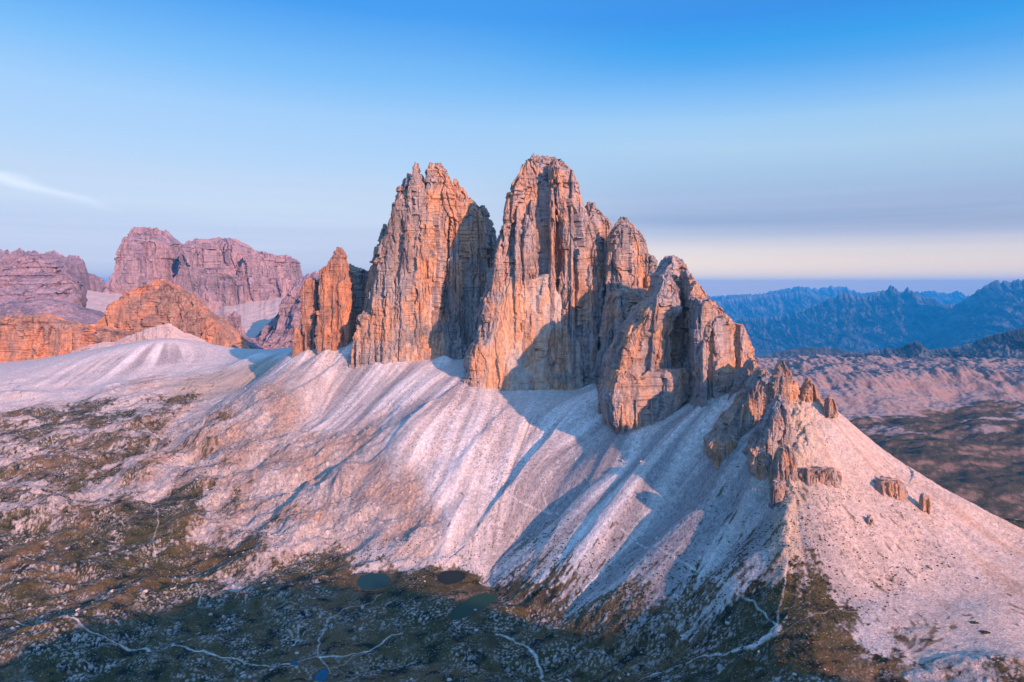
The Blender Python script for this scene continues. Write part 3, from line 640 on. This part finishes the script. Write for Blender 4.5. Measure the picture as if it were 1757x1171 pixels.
peak('rock_peak', 'broad pyramid peak right of the towers, its foot banded and dark', 'rock peak', (1140, 720, 1120), [
  ('summit_block', [(436,1170,1176),(445,1160,1188),(458,1152,1198),(471,1145,1206),(506,1137,1215),(537,1110,1220),(577,1082,1225),(620,1058,1225),(700,1040,1225),(770,1040,1220)], 1160, 190, dict(ribs=3, rib_h=(.3,.85))),
  ('buttress', [(472,1148,1160),(500,1139,1176),(520,1126,1178),(537,1110,1176),(577,1082,1156),(620,1057,1154),(651,1052,1156),(695,1036,1158),(720,1046,1150),(760,1062,1130)], 1115, 120, dict(ribs=2)),
  ('buttress', [(462,1196,1204),(479,1196,1217),(506,1199,1227),(520,1200,1244),(541,1200,1257),(569,1200,1289),(604,1198,1308),(640,1196,1312),(700,1190,1280),(750,1190,1250)], 1075, 190, dict(ribs=3, rib_h=(.3,.95))),
  ('pillar', [(515,1204,1222),(530,1198,1232),(580,1197,1238),(640,1198,1236),(720,1196,1232)], 1062, 60, dict(S=.6)),
  ('buttress', [(545,1222,1258),(565,1214,1285),(600,1208,1300),(640,1206,1300),(700,1205,1275)], 1052, 90, dict(S=.7, ribs=4)),
  ('lower_wall', [(640,1060,1185),(690,1040,1188),(715,1046,1160),(745,1062,1130),(765,1070,1110)], 1098, 90, dict(S=.7, ribs=4)),
 ], M_BAND, S=.8, flute=.8, bedding=.8, amp=.9)
K_ = dict(foot=18, ribs=9, rib_h=(.3, 1.02), rib_w=(.12, .3))
peak('rock_crag', 'leaning fin of orange rock on the ridge below the pyramid peak', 'crag', (1270, 790, 920), [
  ('fin', [(640,1320,1328),(655,1306,1338),(680,1290,1342),(700,1279,1336),(730,1254,1322),(750,1240,1310),(768,1226,1296),(790,1224,1286),(812,1240,1275)], 924, 70, K_),
  ('foot_crag', [(752,1236,1262),(764,1224,1274),(778,1220,1282),(797,1232,1270)], 915, 40, dict(K_, ribs=3)),
  ('shoulder', [(622,1300,1308),(640,1284,1316),(670,1272,1316),(700,1266,1300)], 985, 60, dict(K_, ribs=5)),
 ], M_ROCK, S=.4, amp=.9, res=1.2, sq=.7)
peak('rock_crag', 'shorter dark footed crag right of the leaning fin on the ridge', 'crag', (1330, 820, 850), [
  ('fin', [(684,1349,1356),(700,1340,1361),(727,1328,1362),(752,1314,1362),(775,1300,1358),(795,1293,1354),(815,1294,1350),(838,1306,1348)], 853, 55, K_),
  ('foot_crag', [(778,1298,1316),(796,1291,1330),(814,1293,1334),(834,1306,1336)], 838, 28, dict(K_, ribs=3)),
 ], M_ROCK, S=.4, amp=.9, res=1.2, sq=.7)
peak('rock_wall', 'broken wall of pale rock along the crest between the two crags', 'rock wall', (1345, 760, 890), [
  ('wall', [(648,1336,1366),(665,1328,1380),(700,1330,1374),(760,1334,1370)], 915, 26, dict(K_, ribs=8, rib_w=(.08,.2))),
  ('wall', [(738,1344,1366),(760,1340,1372),(800,1340,1376),(835,1340,1372)], 858, 26, dict(K_, ribs=6, rib_w=(.1,.2))),
  ('step', [(828,1332,1350),(842,1326,1356),(870,1326,1358)], 792, 14, dict(K_, ribs=5)),
 ], M_ROCK, S=.3, amp=.9, res=1.1, sq=.7)
for lab, pr, Y, dep in (
  ('knobbly little tower on the skyline where the ridge leaves the pyramid peak', [(624,1346,1351),(634,1340,1358),(650,1334,1368),(680,1325,1378)], 950, 40),
  ('low tooth of rock on the skyline right of the knobbly tower', [(652,1393,1396),(662,1388,1402),(680,1380,1412),(700,1374,1420)], 925, 30),
  ('last small tooth down the skyline of the ridge', [(684,1428,1431),(692,1424,1437),(702,1420,1442)], 900, 20),
  ('orange outcrop topping the sunlit scree just right of the ridge crest', [(772,1347,1358),(785,1340,1368),(810,1334,1374),(835,1330,1372)], 812, 24),
  ('low orange ledge of rock in the upper sunlit scree', [(808,1384,1436),(815,1376,1448),(830,1374,1450)], 812, 20),
  ('blocky orange outcrop standing alone in the sunlit scree', [(828,1520,1550),(838,1511,1560),(862,1508,1564)], 812, 26),
  ('small rock stub with a blue shadow right of the blocky outcrop', [(848,1586,1591),(855,1583,1596),(866,1581,1599)], 802, 8),
  ('lone boulder sized outcrop halfway down the sunlit scree', [(888,1491,1496),(897,1487,1500),(906,1485,1502)], 768, 6),
 ):
    peak('rock_outcrop', lab, 'outcrop', (pr[-1][1]*.5+pr[-1][2]*.5, pr[-1][0], Y), [('rock', pr, Y, dep, dict(foot=12, ribs=max(2, int((pr[-1][2]-pr[-1][1])/8)), rib_h=(.4, 1.05)))], M_ROCK, group='outcrops along the near ridge', S=.25, res=.9, amp=.9, sq=.7)

# ------------------------------------------------------------------ mountains drawn from crest to foot
def range_mesh(crest, Yc, foot, Yf, mat, n_u=500, n_v=160, S=1.0, back=.5, prof=.75, seed=3, amp=1.0, terr=0.0, jag=1.0, name='mountain', parent=None, gully=1.0):
    cr = np.array([P(a, b, Yc if not isinstance(Yc, (list, tuple)) else np.interp(a, *Yc)) for a, b in crest]); ft = np.array([P(a, b, Yf) for a, b in foot])
    L = np.concatenate([[0], np.cumsum(np.hypot(np.diff(cr[:, 0]), np.diff(cr[:, 2])*.7))]); u = np.linspace(0, 1, n_u)
    c = np.stack([np.interp(u*L[-1], L, cr[:, k]) for k in range(3)], 1)
    fz = np.interp(c[:, 0], ft[:, 0]*np.mean(Yc if not isinstance(Yc, (list, tuple)) else Yc[1])/Yf, ft[:, 2]); fxr = c[:, 0]*Yf/c[:, 1]
    s = c[:, 0]/(60*S)+seed*11
    if jag > 1: c[:, 2] += jag*(.33-np.abs(perlin(s*.9, s*0+seed+4)))*30*S*.6
    c[:, 2] += (perlin(s*1.7, s*0+seed)*10+min(jag, 1.6)*(.35-np.abs(perlin(s*2.6, s*0+seed+2)))*16+min(jag, 1)*(.3-np.abs(perlin(s*7, s*0+seed+.5)))*7)*S*amp*.6
    v = np.concatenate([-np.linspace(1, .02, n_v//4)**1.3*back, np.linspace(0, 1, n_v)**1.1])
    A = np.abs(v)[:, None]; front = (v >= 0)[:, None]
    X = c[:, 0][None]+(fxr-c[:, 0])[None]*v[:, None]*np.where(front, 1, 0); Y = c[:, 1][None]+(Yf-c[:, 1])[None]*v[:, None]
    zf = np.minimum(fz, c[:, 2]-5*S)
    g = A**prof
    Z = c[:, 2][None]+(zf-c[:, 2])[None]*np.where(front, g, g*1.0)
    along = X/(90*S); dn = Z/(400*S)+seed*7
    wv = fbm(X/(160*S), Z/(160*S)+seed, o=3)*.7
    rd = fbm(along+wv, dn*.5+wv*.3, Y/(600*S), o=5, ridged=True)
    if jag != 1: rd = fbm(along*.6+wv, dn*.35+wv*.3, Y/(900*S), o=5, ridged=True)
    env = sst(0, .12, A)*sst(1.0, .7, A)
    hgt = float(np.mean(c[:, 2]-zf))
    Y = Y-rd*env*hgt*.36*amp*gully; Z = Z+fbm(X/(40*S), Y/(40*S), Z/(40*S), o=4, ridged=True)*10*S*amp*env
    f1, f2, cc = worley(X/(40*S), Y/(60*S), Z/(40*S)); Y = Y-(cc-.5)*20*S*amp*env*(0 if jag > 1 else .4 if jag < 1 else 1)
    if terr: 
        q1 = (Z+perlin(X/(200*S), Y/(200*S))*12*S)/(22*S); Y = Y-((q1-np.floor(q1))-.5)*22*S*terr*env*-1
    Vv = np.stack([X, Y, Z], -1)
    if parent is not None: Vv = Vv-np.array(parent.location)
    return mk_mesh(name, Vv, grid_faces(len(v), n_u)[:, ::-1], mat, False)

def mnt(label, cat, *a, name='mountain', **k):
    o = link(name, range_mesh(*a, name=name, **k)); tag(o, label, cat); return o
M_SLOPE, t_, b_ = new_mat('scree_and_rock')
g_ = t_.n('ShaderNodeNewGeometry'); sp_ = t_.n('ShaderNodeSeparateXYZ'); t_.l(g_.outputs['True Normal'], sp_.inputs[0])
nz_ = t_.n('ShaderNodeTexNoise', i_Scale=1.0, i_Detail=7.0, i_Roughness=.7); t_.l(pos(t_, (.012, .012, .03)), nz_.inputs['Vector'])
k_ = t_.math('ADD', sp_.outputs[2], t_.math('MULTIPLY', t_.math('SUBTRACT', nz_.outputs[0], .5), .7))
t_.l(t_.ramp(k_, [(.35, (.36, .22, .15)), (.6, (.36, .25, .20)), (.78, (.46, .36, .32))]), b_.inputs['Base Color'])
# sunlit red peak beyond the pass
peak('mountain', 'rugged orange red peak on the left beyond the scree pass', 'mountain', (200, 600, 2500), [
  ('summit_block', [(480,230,241),(485,222,252),(490,211,264),(498,190,276),(504,182,284),(516,166,300),(530,152,312),(545,144,330),(557,136,350),(586,122,372),(640,105,400)], 2560, 340, dict(ribs=16, rib_w=(.05,.12), rib_h=(.25,.97), lean=.7)),
  ('shoulder', [(546,-90,44),(552,-110,62),(557,-130,90),(575,-140,120),(600,-150,140),(665,-160,120)], 2480, 240, dict(ribs=14, rib_w=(.05,.1), rib_h=(.4,1.05), lean=.5)),
  ('shoulder', [(562,100,140),(570,90,190),(590,80,240),(620,70,262),(650,65,240)], 2470, 160, dict(ribs=8, rib_w=(.06,.12), rib_h=(.3,1.0), lean=.6)),
  ('buttress', [(510,296,306),(520,288,316),(532,282,327),(545,278,338),(560,276,360),(590,270,385),(625,270,420)], 2580, 240, dict(ribs=9, rib_w=(.05,.14), rib_h=(.3,1.0), lean=.6)),
  ('buttress', [(556,345,356),(575,335,372),(600,330,395),(630,330,410)], 2540, 120, dict(ribs=4, lean=.5)),
 ], M_ROCK2, S=1.1, res=2.6, amp=.95, foot=60)
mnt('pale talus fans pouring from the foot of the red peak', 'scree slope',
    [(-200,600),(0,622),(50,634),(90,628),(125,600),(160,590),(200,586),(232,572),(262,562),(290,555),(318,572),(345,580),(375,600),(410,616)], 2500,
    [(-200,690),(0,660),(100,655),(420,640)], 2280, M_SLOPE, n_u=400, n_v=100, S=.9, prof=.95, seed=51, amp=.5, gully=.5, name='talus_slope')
# violet massifs farther back
peak('mountain', 'round headed violet massif tower, tallest on the far left skyline', 'mountain', (230, 520, 5000), [
  ('summit_block', [(389,213,230),(392,203,241),(399,197,249),(406,192,257),(416,189,265),(434,184,269),(462,181,271),(501,176,290),(600,160,300)], 5000, 600, dict(ribs=7, rib_h=(.4,.97))),
  ('buttress', [(470,176,182),(485,170,190),(520,160,200),(600,150,210)], 4900, 300),
 ], M_FARR, S=3, res=6, amp=.75, foot=200)
peak('mountain', 'long violet cliff massif stepping down to a blunt end tower', 'mountain', (390, 540, 5000), [
  ('summit_block', [(408,308,316),(412,303,322),(420,299,332),(445,296,340),(600,284,350)], 4900, 600, dict(ribs=5, rib_h=(.5,1.0))),
  ('summit_block', [(407,350,366),(410,330,374),(414,312,384),(424,304,396),(440,298,408),(470,292,415),(560,290,425),(620,290,430)], 4960, 600, dict(ribs=9, rib_w=(.05,.14), rib_h=(.5,.97))),
  ('buttress', [(432,421,430),(436,410,444),(444,403,456),(470,395,460),(520,385,470),(620,380,470)], 4880, 500, dict(ribs=5)),
  ('end_tower', [(438,467,473),(443,463,484),(449,461,494),(476,459,502),(520,455,510),(620,450,520)], 4960, 400, dict(ribs=4)),
  ('lower_wall', [(462,300,372),(480,288,400),(500,286,430),(560,286,440)], 4820, 300, dict(ribs=8, rib_h=(.4, 1.0))),
  ('lower_wall', [(478,420,482),(496,400,500),(560,390,510)], 4850, 300, dict(ribs=6)),
 ], M_FARR, S=2.5, res=6, amp=.75, foot=200)
mnt('flat topped violet mountain at the far left edge', 'mountain',
    [(-400,450),(-200,432),(0,429),(32,429),(53,430),(106,436),(135,440),(143,446),(150,470),(156,505),(170,560)], 5600,
    [(-400,560),(170,560)], 4600, M_FARR, n_u=600, n_v=180, S=3.0, prof=.8, seed=8, terr=.35, amp=1.3)
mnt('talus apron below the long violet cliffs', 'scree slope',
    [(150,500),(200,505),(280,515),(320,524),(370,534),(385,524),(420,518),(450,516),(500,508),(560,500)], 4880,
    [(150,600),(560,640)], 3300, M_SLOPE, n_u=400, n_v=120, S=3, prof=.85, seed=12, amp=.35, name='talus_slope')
mnt('steep violet ridge rising behind the slim rock blade', 'mountain',
    [(430,600),(445,575),(470,550),(490,520),(508,484),(530,470),(580,460),(640,470)], 3600, [(430,612),(640,640)], 3000, M_FARR, n_u=300, n_v=160, S=1.5, prof=.9, seed=15, amp=1.2)
peak('rock_crag', 'dark rounded knob in shade below the violet cliffs', 'crag', (383, 590, 3100), [
  ('rock', [(540,378,390),(545,370,396),(560,366,400),(580,362,402),(620,350,420)], 3100, 150),
  ('shoulder', [(578,398,408),(590,395,425),(600,392,448),(620,385,470)], 3080, 150)], M_FARR, S=1.5, res=4)
mnt('low dark hump in front of the flat topped mountain', 'mountain',
    [(-120,520),(0,522),(35,518),(80,513),(110,516),(150,530),(175,540),(200,560)], 3700, [(-120,590),(200,600)], 3200, M_FARR, n_u=260, n_v=90, S=1.8, prof=1.2, seed=22, amp=.6)

# far blue ranges on the right
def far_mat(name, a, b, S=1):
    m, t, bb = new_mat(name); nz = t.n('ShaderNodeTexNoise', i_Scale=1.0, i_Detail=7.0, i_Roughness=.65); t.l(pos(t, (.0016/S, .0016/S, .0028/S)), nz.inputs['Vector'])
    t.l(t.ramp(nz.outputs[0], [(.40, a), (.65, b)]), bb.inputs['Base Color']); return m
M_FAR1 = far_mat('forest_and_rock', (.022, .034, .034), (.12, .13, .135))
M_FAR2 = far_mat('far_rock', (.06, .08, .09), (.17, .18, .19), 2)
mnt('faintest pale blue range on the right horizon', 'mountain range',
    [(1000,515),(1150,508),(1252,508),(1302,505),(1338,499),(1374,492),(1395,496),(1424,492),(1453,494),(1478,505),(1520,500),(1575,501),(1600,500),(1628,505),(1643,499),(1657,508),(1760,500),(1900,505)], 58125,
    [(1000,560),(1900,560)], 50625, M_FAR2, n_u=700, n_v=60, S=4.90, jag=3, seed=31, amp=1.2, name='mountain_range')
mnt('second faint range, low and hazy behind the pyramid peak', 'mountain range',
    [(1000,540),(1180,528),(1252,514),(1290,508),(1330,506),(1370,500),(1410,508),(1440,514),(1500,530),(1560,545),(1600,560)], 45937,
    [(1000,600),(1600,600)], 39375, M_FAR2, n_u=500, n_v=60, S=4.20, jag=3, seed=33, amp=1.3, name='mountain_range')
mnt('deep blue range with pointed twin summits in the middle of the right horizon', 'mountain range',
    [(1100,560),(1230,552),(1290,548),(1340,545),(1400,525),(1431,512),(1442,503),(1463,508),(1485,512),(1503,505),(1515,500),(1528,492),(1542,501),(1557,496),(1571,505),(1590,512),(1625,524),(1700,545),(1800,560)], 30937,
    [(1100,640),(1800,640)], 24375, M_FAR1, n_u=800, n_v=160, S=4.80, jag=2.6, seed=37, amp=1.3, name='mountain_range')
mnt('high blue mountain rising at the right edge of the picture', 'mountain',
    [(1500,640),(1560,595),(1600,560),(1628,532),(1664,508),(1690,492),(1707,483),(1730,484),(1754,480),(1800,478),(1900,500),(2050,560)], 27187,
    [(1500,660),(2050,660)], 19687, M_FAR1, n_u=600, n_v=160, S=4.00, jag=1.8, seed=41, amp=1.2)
mnt('dark low ridge just above the plateau, behind the near crest', 'hill',
    [(1180,660),(1260,625),(1316,609),(1359,600),(1395,596),(1430,599),(1467,605),(1520,615),(1600,640)], 10660,
    [(1180,700),(1600,700)], 8320, M_FAR1, n_u=400, n_v=100, S=2.70, jag=0.3, seed=43, name='hill')
mnt('blue grey ridge with a small pale summit above the plateau', 'mountain',
    [(1340,660),(1385,632),(1402,620),(1440,612),(1503,601),(1539,598),(1560,590),(1571,586),(1582,593),(1592,601),(1630,598),(1664,590),(1690,580),(1711,573),(1740,568),(1757,564),(1850,555),(2000,600)], 8060,
    [(1340,700),(2000,700)], 6240, M_FAR1, n_u=700, n_v=160, S=2.16, jag=0.7, seed=47, amp=1.4)

# pale plateau right of the ridge
xs = np.linspace(450, 3600, 800); ysq = np.linspace(1050, 4000, 560); X4, Y4 = np.meshgrid(xs.astype(np.float32), ysq.astype(np.float32))
wxx = X4+60*perlin(X4/200, Y4/200); 
pl = -440+fbm(X4/600, Y4/420, o=3)*40+fbm(X4/170, Y4/110, o=7)*34+fbm(X4/28, Y4/24, o=4)*4.5
esc = sst(2450, 2750, Y4+170*fbm(X4/350, Y4*0+1, o=4)); pl = pl+esc*78+esc*fbm(X4/60, Y4/240, o=5, ridged=True)*22
pl = pl-500*sst(3350, 3900, Y4+120*perlin(X4/300, Y4*0+4)); pl = pl-60*sst(1500, 1150, Y4)
n1 = fbm((X4+Y4*.5)/300, (Y4-X4*.2)/170, o=8); n2 = fbm(X4/22, Y4/16, o=4); d1, _, dc = worley2(X4/17, Y4/14)
c4 = C(.30, .245, .235)*np.ones(X4.shape+(3,), np.float32); c4 *= (1+.3*n2)[..., None]
gyy, gxx = np.gradient(pl, ysq[1]-ysq[0], xs[1]-xs[0]); stp = np.hypot(gyy, gxx)
vg = sst(-.04, .1, n1+.3*n2-.5*sst(2300, 2700, Y4)+.5*sst(2400, 1600, Y4)+.12)
c4 = lerp(c4, C(.13, .10, .09), sst(.45, .2, d1)*(dc > .5)*.8); c4 = lerp(c4, C(.05, .05, .032), vg*.95); c4 = lerp(c4, C(.22, .15, .14), sst(.35, .7, stp)*.6)
me = mk_mesh('plateau', np.stack([X4, Y4, pl], -1), grid_faces(len(ysq), len(xs)), M_GROUND, True, np.concatenate([c4, np.ones(X4.shape+(1,))], -1))
tag(link('plateau', me), kind='structure')

# ------------------------------------------------------------------ ponds
for i, (lab, poly, pz) in enumerate(POND_W):
    m, t, b = new_mat('pond_water', .25); b.inputs['Specular IOR Level'].default_value = .3; b.inputs['IOR'].default_value = 1.12
    b.inputs['Base Color'].default_value = ((.010, .055, .058, 1), (.010, .022, .020, 1), (.012, .055, .038, 1), (.02, .09, .15, 1), (.02, .09, .15, 1))[i]
    nz = t.n('ShaderNodeTexNoise', i_Scale=.8, i_Detail=3.0); bp = t.n('ShaderNodeBump', i_Strength=.08, i_Distance=.1); t.l(nz.outputs[0], bp.inputs['Height']); t.l(bp.outputs[0], b.inputs['Normal'])
    c = poly.mean(0); n = 60; ang = np.linspace(0, 2*math.pi, n, endpoint=False)
    out_ = c+(poly-c)*1.03; q = []
    for k in range(len(out_)):
        for f_ in np.arange(0, 1, .2): q.append(out_[k]*(1-f_)+out_[(k+1) % len(out_)]*f_)
    q = np.array(q); q = c+(q-c)*(1+.07*perlin(q[:, 0]/7, q[:, 1]/7)+.03*perlin(q[:, 0]/2.5, q[:, 1]/2.5))[:, None]; Vp = np.concatenate([[[c[0], c[1], pz]], np.column_stack([q, np.full(len(q), pz)])])-np.array([c[0], c[1], pz])
    tri = np.array([(0, k+1, (k+1) % len(q)+1) for k in range(len(q))])
    o = link('pond', mk_mesh('pond', Vp, None, m, True, None, tri), None, (c[0], c[1], pz)); tag(o, kind='structure'); o['label'] = lab

# ------------------------------------------------------------------ boulders and scrub
def ico(sub):
    import bmesh
    bm = bmesh.new(); bmesh.ops.create_icosphere(bm, subdivisions=sub, radius=1)
    v = np.array([x.co[:] for x in bm.verts]); f = np.array([[x.index for x in q.verts] for q in bm.faces]); bm.free(); return v, f
IV, IF = ico(2); JV, JF = ico(1)
def rock_shape(V, sd, jag=.28):
    r = np.random.RandomState(sd); V = V.copy()
    for _ in range(7):
        n_ = r.normal(size=3); n_ /= np.linalg.norm(n_); d = V@n_; lim = r.uniform(.45, .8); V = V-np.maximum(d-lim, 0)[:, None]*n_
    V += r.normal(size=V.shape)*jag*.12; return V*[1, r.uniform(.7, 1), r.uniform(.55, .8)]
M_BLD, t_, b_ = new_mat('boulder_limestone')
nz_ = t_.n('ShaderNodeTexNoise', i_Scale=.5, i_Detail=5.0); t_.l(t_.ramp(nz_.outputs[0], [(.35, (.28, .24, .21)), (.65, (.52, .47, .44))]), b_.inputs['Base Color'])
M_SHR, t_, b_ = new_mat('dwarf_scrub')
nz_ = t_.n('ShaderNodeTexNoise', i_Scale=.4, i_Detail=5.0); t_.l(pos(t_, (1, 1, 1)), nz_.inputs['Vector']); t_.l(t_.ramp(nz_.outputs[0], [(.35, (.018, .024, .010)), (.65, (.075, .060, .028))]), b_.inputs['Base Color'])

rnd = np.random.RandomState(11)
def scatter(n, wfun):
    X = rnd.uniform(-1150, 1000, n); Y = 500+1400*rnd.rand(n)**1.2
    m = np.abs(X) < Y*.80; X, Y = X[m], Y[m]; k = wfun(X, Y) > rnd.rand(len(X)); return X[k], Y[k]
def surf_z(X, Y): return near_fields(X.astype(np.float32)[None], Y.astype(np.float32)[None])[0][0]
# stones everyone can point at: a few hundred of the largest
BX, BY = scatter(9000, lambda X, Y: np.clip(bil(RG, X, Y)*.9+.08, 0, 1)*(bil(fbm(SX/90, SY/90, o=3), X, Y, sx[0], sy[0], SD_) > -.05)*.9)
sz = .8+1.1*rnd.rand(len(BX))**3*2.2
ordr = np.argsort(-(sz/BY)); BX, BY, sz = BX[ordr], BY[ordr], sz[ordr]
BZ = surf_z(BX, BY)
protos = [mk_mesh('boulder', rock_shape(IV, 50+k), None, M_BLD, False, None, IF) for k in range(5)]
def where(x, y, z):
    px = CX+F*x/(y*CP-z*SP)*1.0; zone = 'moraine' if bil(RG, np.array([x]), np.array([y]))[0] > .55 and bil(VG, np.array([x]), np.array([y]))[0] < .5 else ('turf' if bil(VG, np.array([x]), np.array([y]))[0] > .5 else 'scree')
    return zone, px
GR = {'moraine': ('pale angular boulder lying on the rocky hummocks of the moraine', 'boulders on the moraine'),
      'turf': ('pale angular boulder lying in the dark turf of the basin', 'boulders in the dark turf'),
      'scree': ('pale angular boulder resting on the smooth scree', 'boulders on the scree')}
NB = 240
for i in range(min(NB, len(BX))):
    s_ = sz[i]*1.25; zn, _ = where(BX[i], BY[i], BZ[i]); o = link('boulder', protos[i % 5], None, (BX[i], BY[i], BZ[i]+.15*s_))
    o.scale = (s_,)*3; o.rotation_euler = (0, 0, rnd.uniform(0, 6.28)); tag(o, GR[zn][0], 'boulder', GR[zn][1])
def bulk(name, X, Y, Zs, s, shapes, fc, mat, sink):
    Vs, Fs, off = [], [], 0
    a = rnd.uniform(0, 6.28, len(X)); ca, sa = np.cos(a), np.sin(a)
    for k, sh in enumerate(shapes):
        ii = np.arange(k, len(X), len(shapes)); v = sh[None]*s[ii, None, None]
        vx = v[..., 0]*ca[ii, None]-v[..., 1]*sa[ii, None]+X[ii, None]; vy = v[..., 0]*sa[ii, None]+v[..., 1]*ca[ii, None]+Y[ii, None]; vz = v[..., 2]+Zs[ii, None]+sink*s[ii, None]
        Vs.append(np.stack([vx, vy, vz], -1).reshape(-1, 3)); Fs.append((fc[None]+np.arange(len(ii))[:, None, None]*len(sh)+off).reshape(-1, 3)); off += len(ii)*len(sh)
    o = link(name, mk_mesh(name, np.concatenate(Vs), None, mat, False, None, np.concatenate(Fs))); return o
ex = []
for a in CREST[:6]: ex.append(np.column_stack([a[0]+rnd.normal(0, 26, 260), a[1]+rnd.normal(0, 26, 260)]))
for a in ((1535,850),(1535,870),(1590,862),(1410,832),(1440,838),(1350,845),(1245,800),(1270,805),(1300,830),(1492,905),(1100,755),(1060,748),(1180,715),(1230,690),(1000,668),(920,682),(850,674),(800,662),(740,626),(680,626),(620,622)):
    h_ = hit(*a); ex.append(np.column_stack([h_[0]+rnd.normal(0, 11, 70), h_[1]+rnd.normal(-5, 9, 70)]))
ex = np.concatenate(ex); BX, BY = np.concatenate([BX, ex[:, 0]]), np.concatenate([BY, ex[:, 1]]); sz = np.concatenate([sz, .4+1.5*rnd.rand(len(ex))**3]); BZ = surf_z(BX, BY)
o = bulk('rubble', BX[NB:], BY[NB:], BZ[NB:], sz[NB:], [rock_shape(JV, 80+k) for k in range(4)], JF, M_BLD, .15)
tag(o, 'loose pale rubble strewn over the moraine and turf', 'rubble', kind='stuff')
# scrub tufts on the slopes
def wsh(X, Y):
    v = bil(VG, X, Y); n_ = bil(L1, X, Y, sx[0], sy[0], SD_); n2_ = perlin(X/45, Y/45)
    return np.clip((v-.02)*2.6, 0, .8)*sst(-.9, .9, -n_*.6+n2_*1.5)*(bil(SLOPE, X, Y, sx[0], sy[0], SD_) > .25)
TX, TY = scatter(240000, wsh); TX, TY = TX[:22000], TY[:22000]
def tuft(sd):
    r = np.random.RandomState(sd); return JV*r.uniform(.6, 1.2, size=(len(JV), 1))*[1, .8, .55]
o = bulk('scrub', TX, TY, surf_z(TX, TY), .55+1.3*rnd.rand(len(TX))**2, [tuft(k) for k in range(5)], JF, M_SHR, .1)
tag(o, 'dark tufts of dwarf scrub dotted down the scree slopes', 'scrub', kind='stuff')
# mats of dwarf pine large enough to single out
for k, (lab, px, py, r_) in enumerate((
   ('large oval dwarf pine mat right of the path junction on the saddle', 1396, 1096, 6.5),
   ('long dark dwarf pine mat below the oval one', 1343, 1130, 5.5),
   ('dwarf pine mat high on the grassy wedge under the crest', 1382, 1010, 4.0),
   ('dwarf pine mat beside the end of the long one, near the bottom edge', 1288, 1128, 4.5),
   ('small round dwarf pine on the brown grass near the bottom edge', 1440, 1140, 3.2),
   ('dwarf pine clump on the shady edge of the right scree', 1672, 1070, 3.6),
   ('dwarf pine clump at the lower end of the right scree', 1690, 1088, 4.0))):
    x, y, z = hit(px, py); Vs, Fs = [], []; rr = np.random.RandomState(k)
    for j in range(60):
        a, d = rr.rand()*6.28, rr.rand()**.5; c_ = np.array([math.cos(a)*d*r_, math.sin(a)*d*r_*.7, (1-d)*r_*.25]); Vs.append(tuft(200+j)*r_*.22*rr.uniform(.6, 1.3)+c_+[0, 0, .3]); Fs.append(JF+len(JV)*j)
    zz = surf_z(np.array([x]), np.array([y]))[0]
    o = link('dwarf_pine', mk_mesh('dwarf_pine', np.concatenate(Vs), None, M_SHR, False, None, np.concatenate(Fs)), None, (x, y, zz)); tag(o, lab, 'shrub', 'dwarf pines on the saddle')

# ------------------------------------------------------------------ unseen ridge added beside the viewpoint, its crest shaped to shade the basin
xs = np.linspace(-420, 1900, 300); ysq = np.linspace(-480, 380, 120); X5, Y5 = np.meshgrid(xs, ysq)
ck = np.interp(xs, [-420, -100, 39, 170, 300, 450, 575, 690, 740, 826, 860, 901, 993, 1080, 1156, 1300, 1600, 1900], [-288, -158, -98, -68, -50, -40, -34, -68, -100, -108, -112, -90, -76, -66, -8, 22, 32, -28])
Z5 = ck[None]+fbm(X5/75, Y5/75, o=4)*26-np.abs(Y5+50-25*perlin(X5/150, X5*0))*np.where(Y5 > -50, 1.15, .9)
me = mk_mesh('shadow_ridge', np.stack([X5, Y5, np.maximum(Z5, -560)], -1), grid_faces(len(ysq), len(xs)), M_ROCK2, True)
tag(link('shadow_ridge', me), kind='structure')

# ------------------------------------------------------------------ air
m = bpy.data.materials.new('haze'); m.use_nodes = True; nt = m.node_tree; nt.nodes.clear()
oo = nt.nodes.new('ShaderNodeOutputMaterial'); pv = nt.nodes.new('ShaderNodeVolumePrincipled')
pv.inputs['Color'].default_value = (.02, .43, 1.0, 1); pv.inputs['Density'].default_value = 2.1e-5; pv.inputs['Anisotropy'].default_value = 0.0
nt.links.new(pv.outputs[0], oo.inputs['Volume'])
X0, X1, Y0_, Y1_, Z0, Z1 = -61000, 61000, -61000, 66000, -3300, 560
bv = np.array([(x, y, z) for z in (Z0, Z1) for y in (Y0_, Y1_) for x in (X0, X1)], np.float32)
bf = [(0, 2, 3, 1), (4, 5, 7, 6), (0, 1, 5, 4), (2, 6, 7, 3), (0, 4, 6, 2), (1, 3, 7, 5)]
tag(link('haze', mk_mesh('haze', bv, bf, m)), 'thin blue evening air over the mountains', 'haze', kind='stuff')
SC.cycles.volume_step_rate = 4
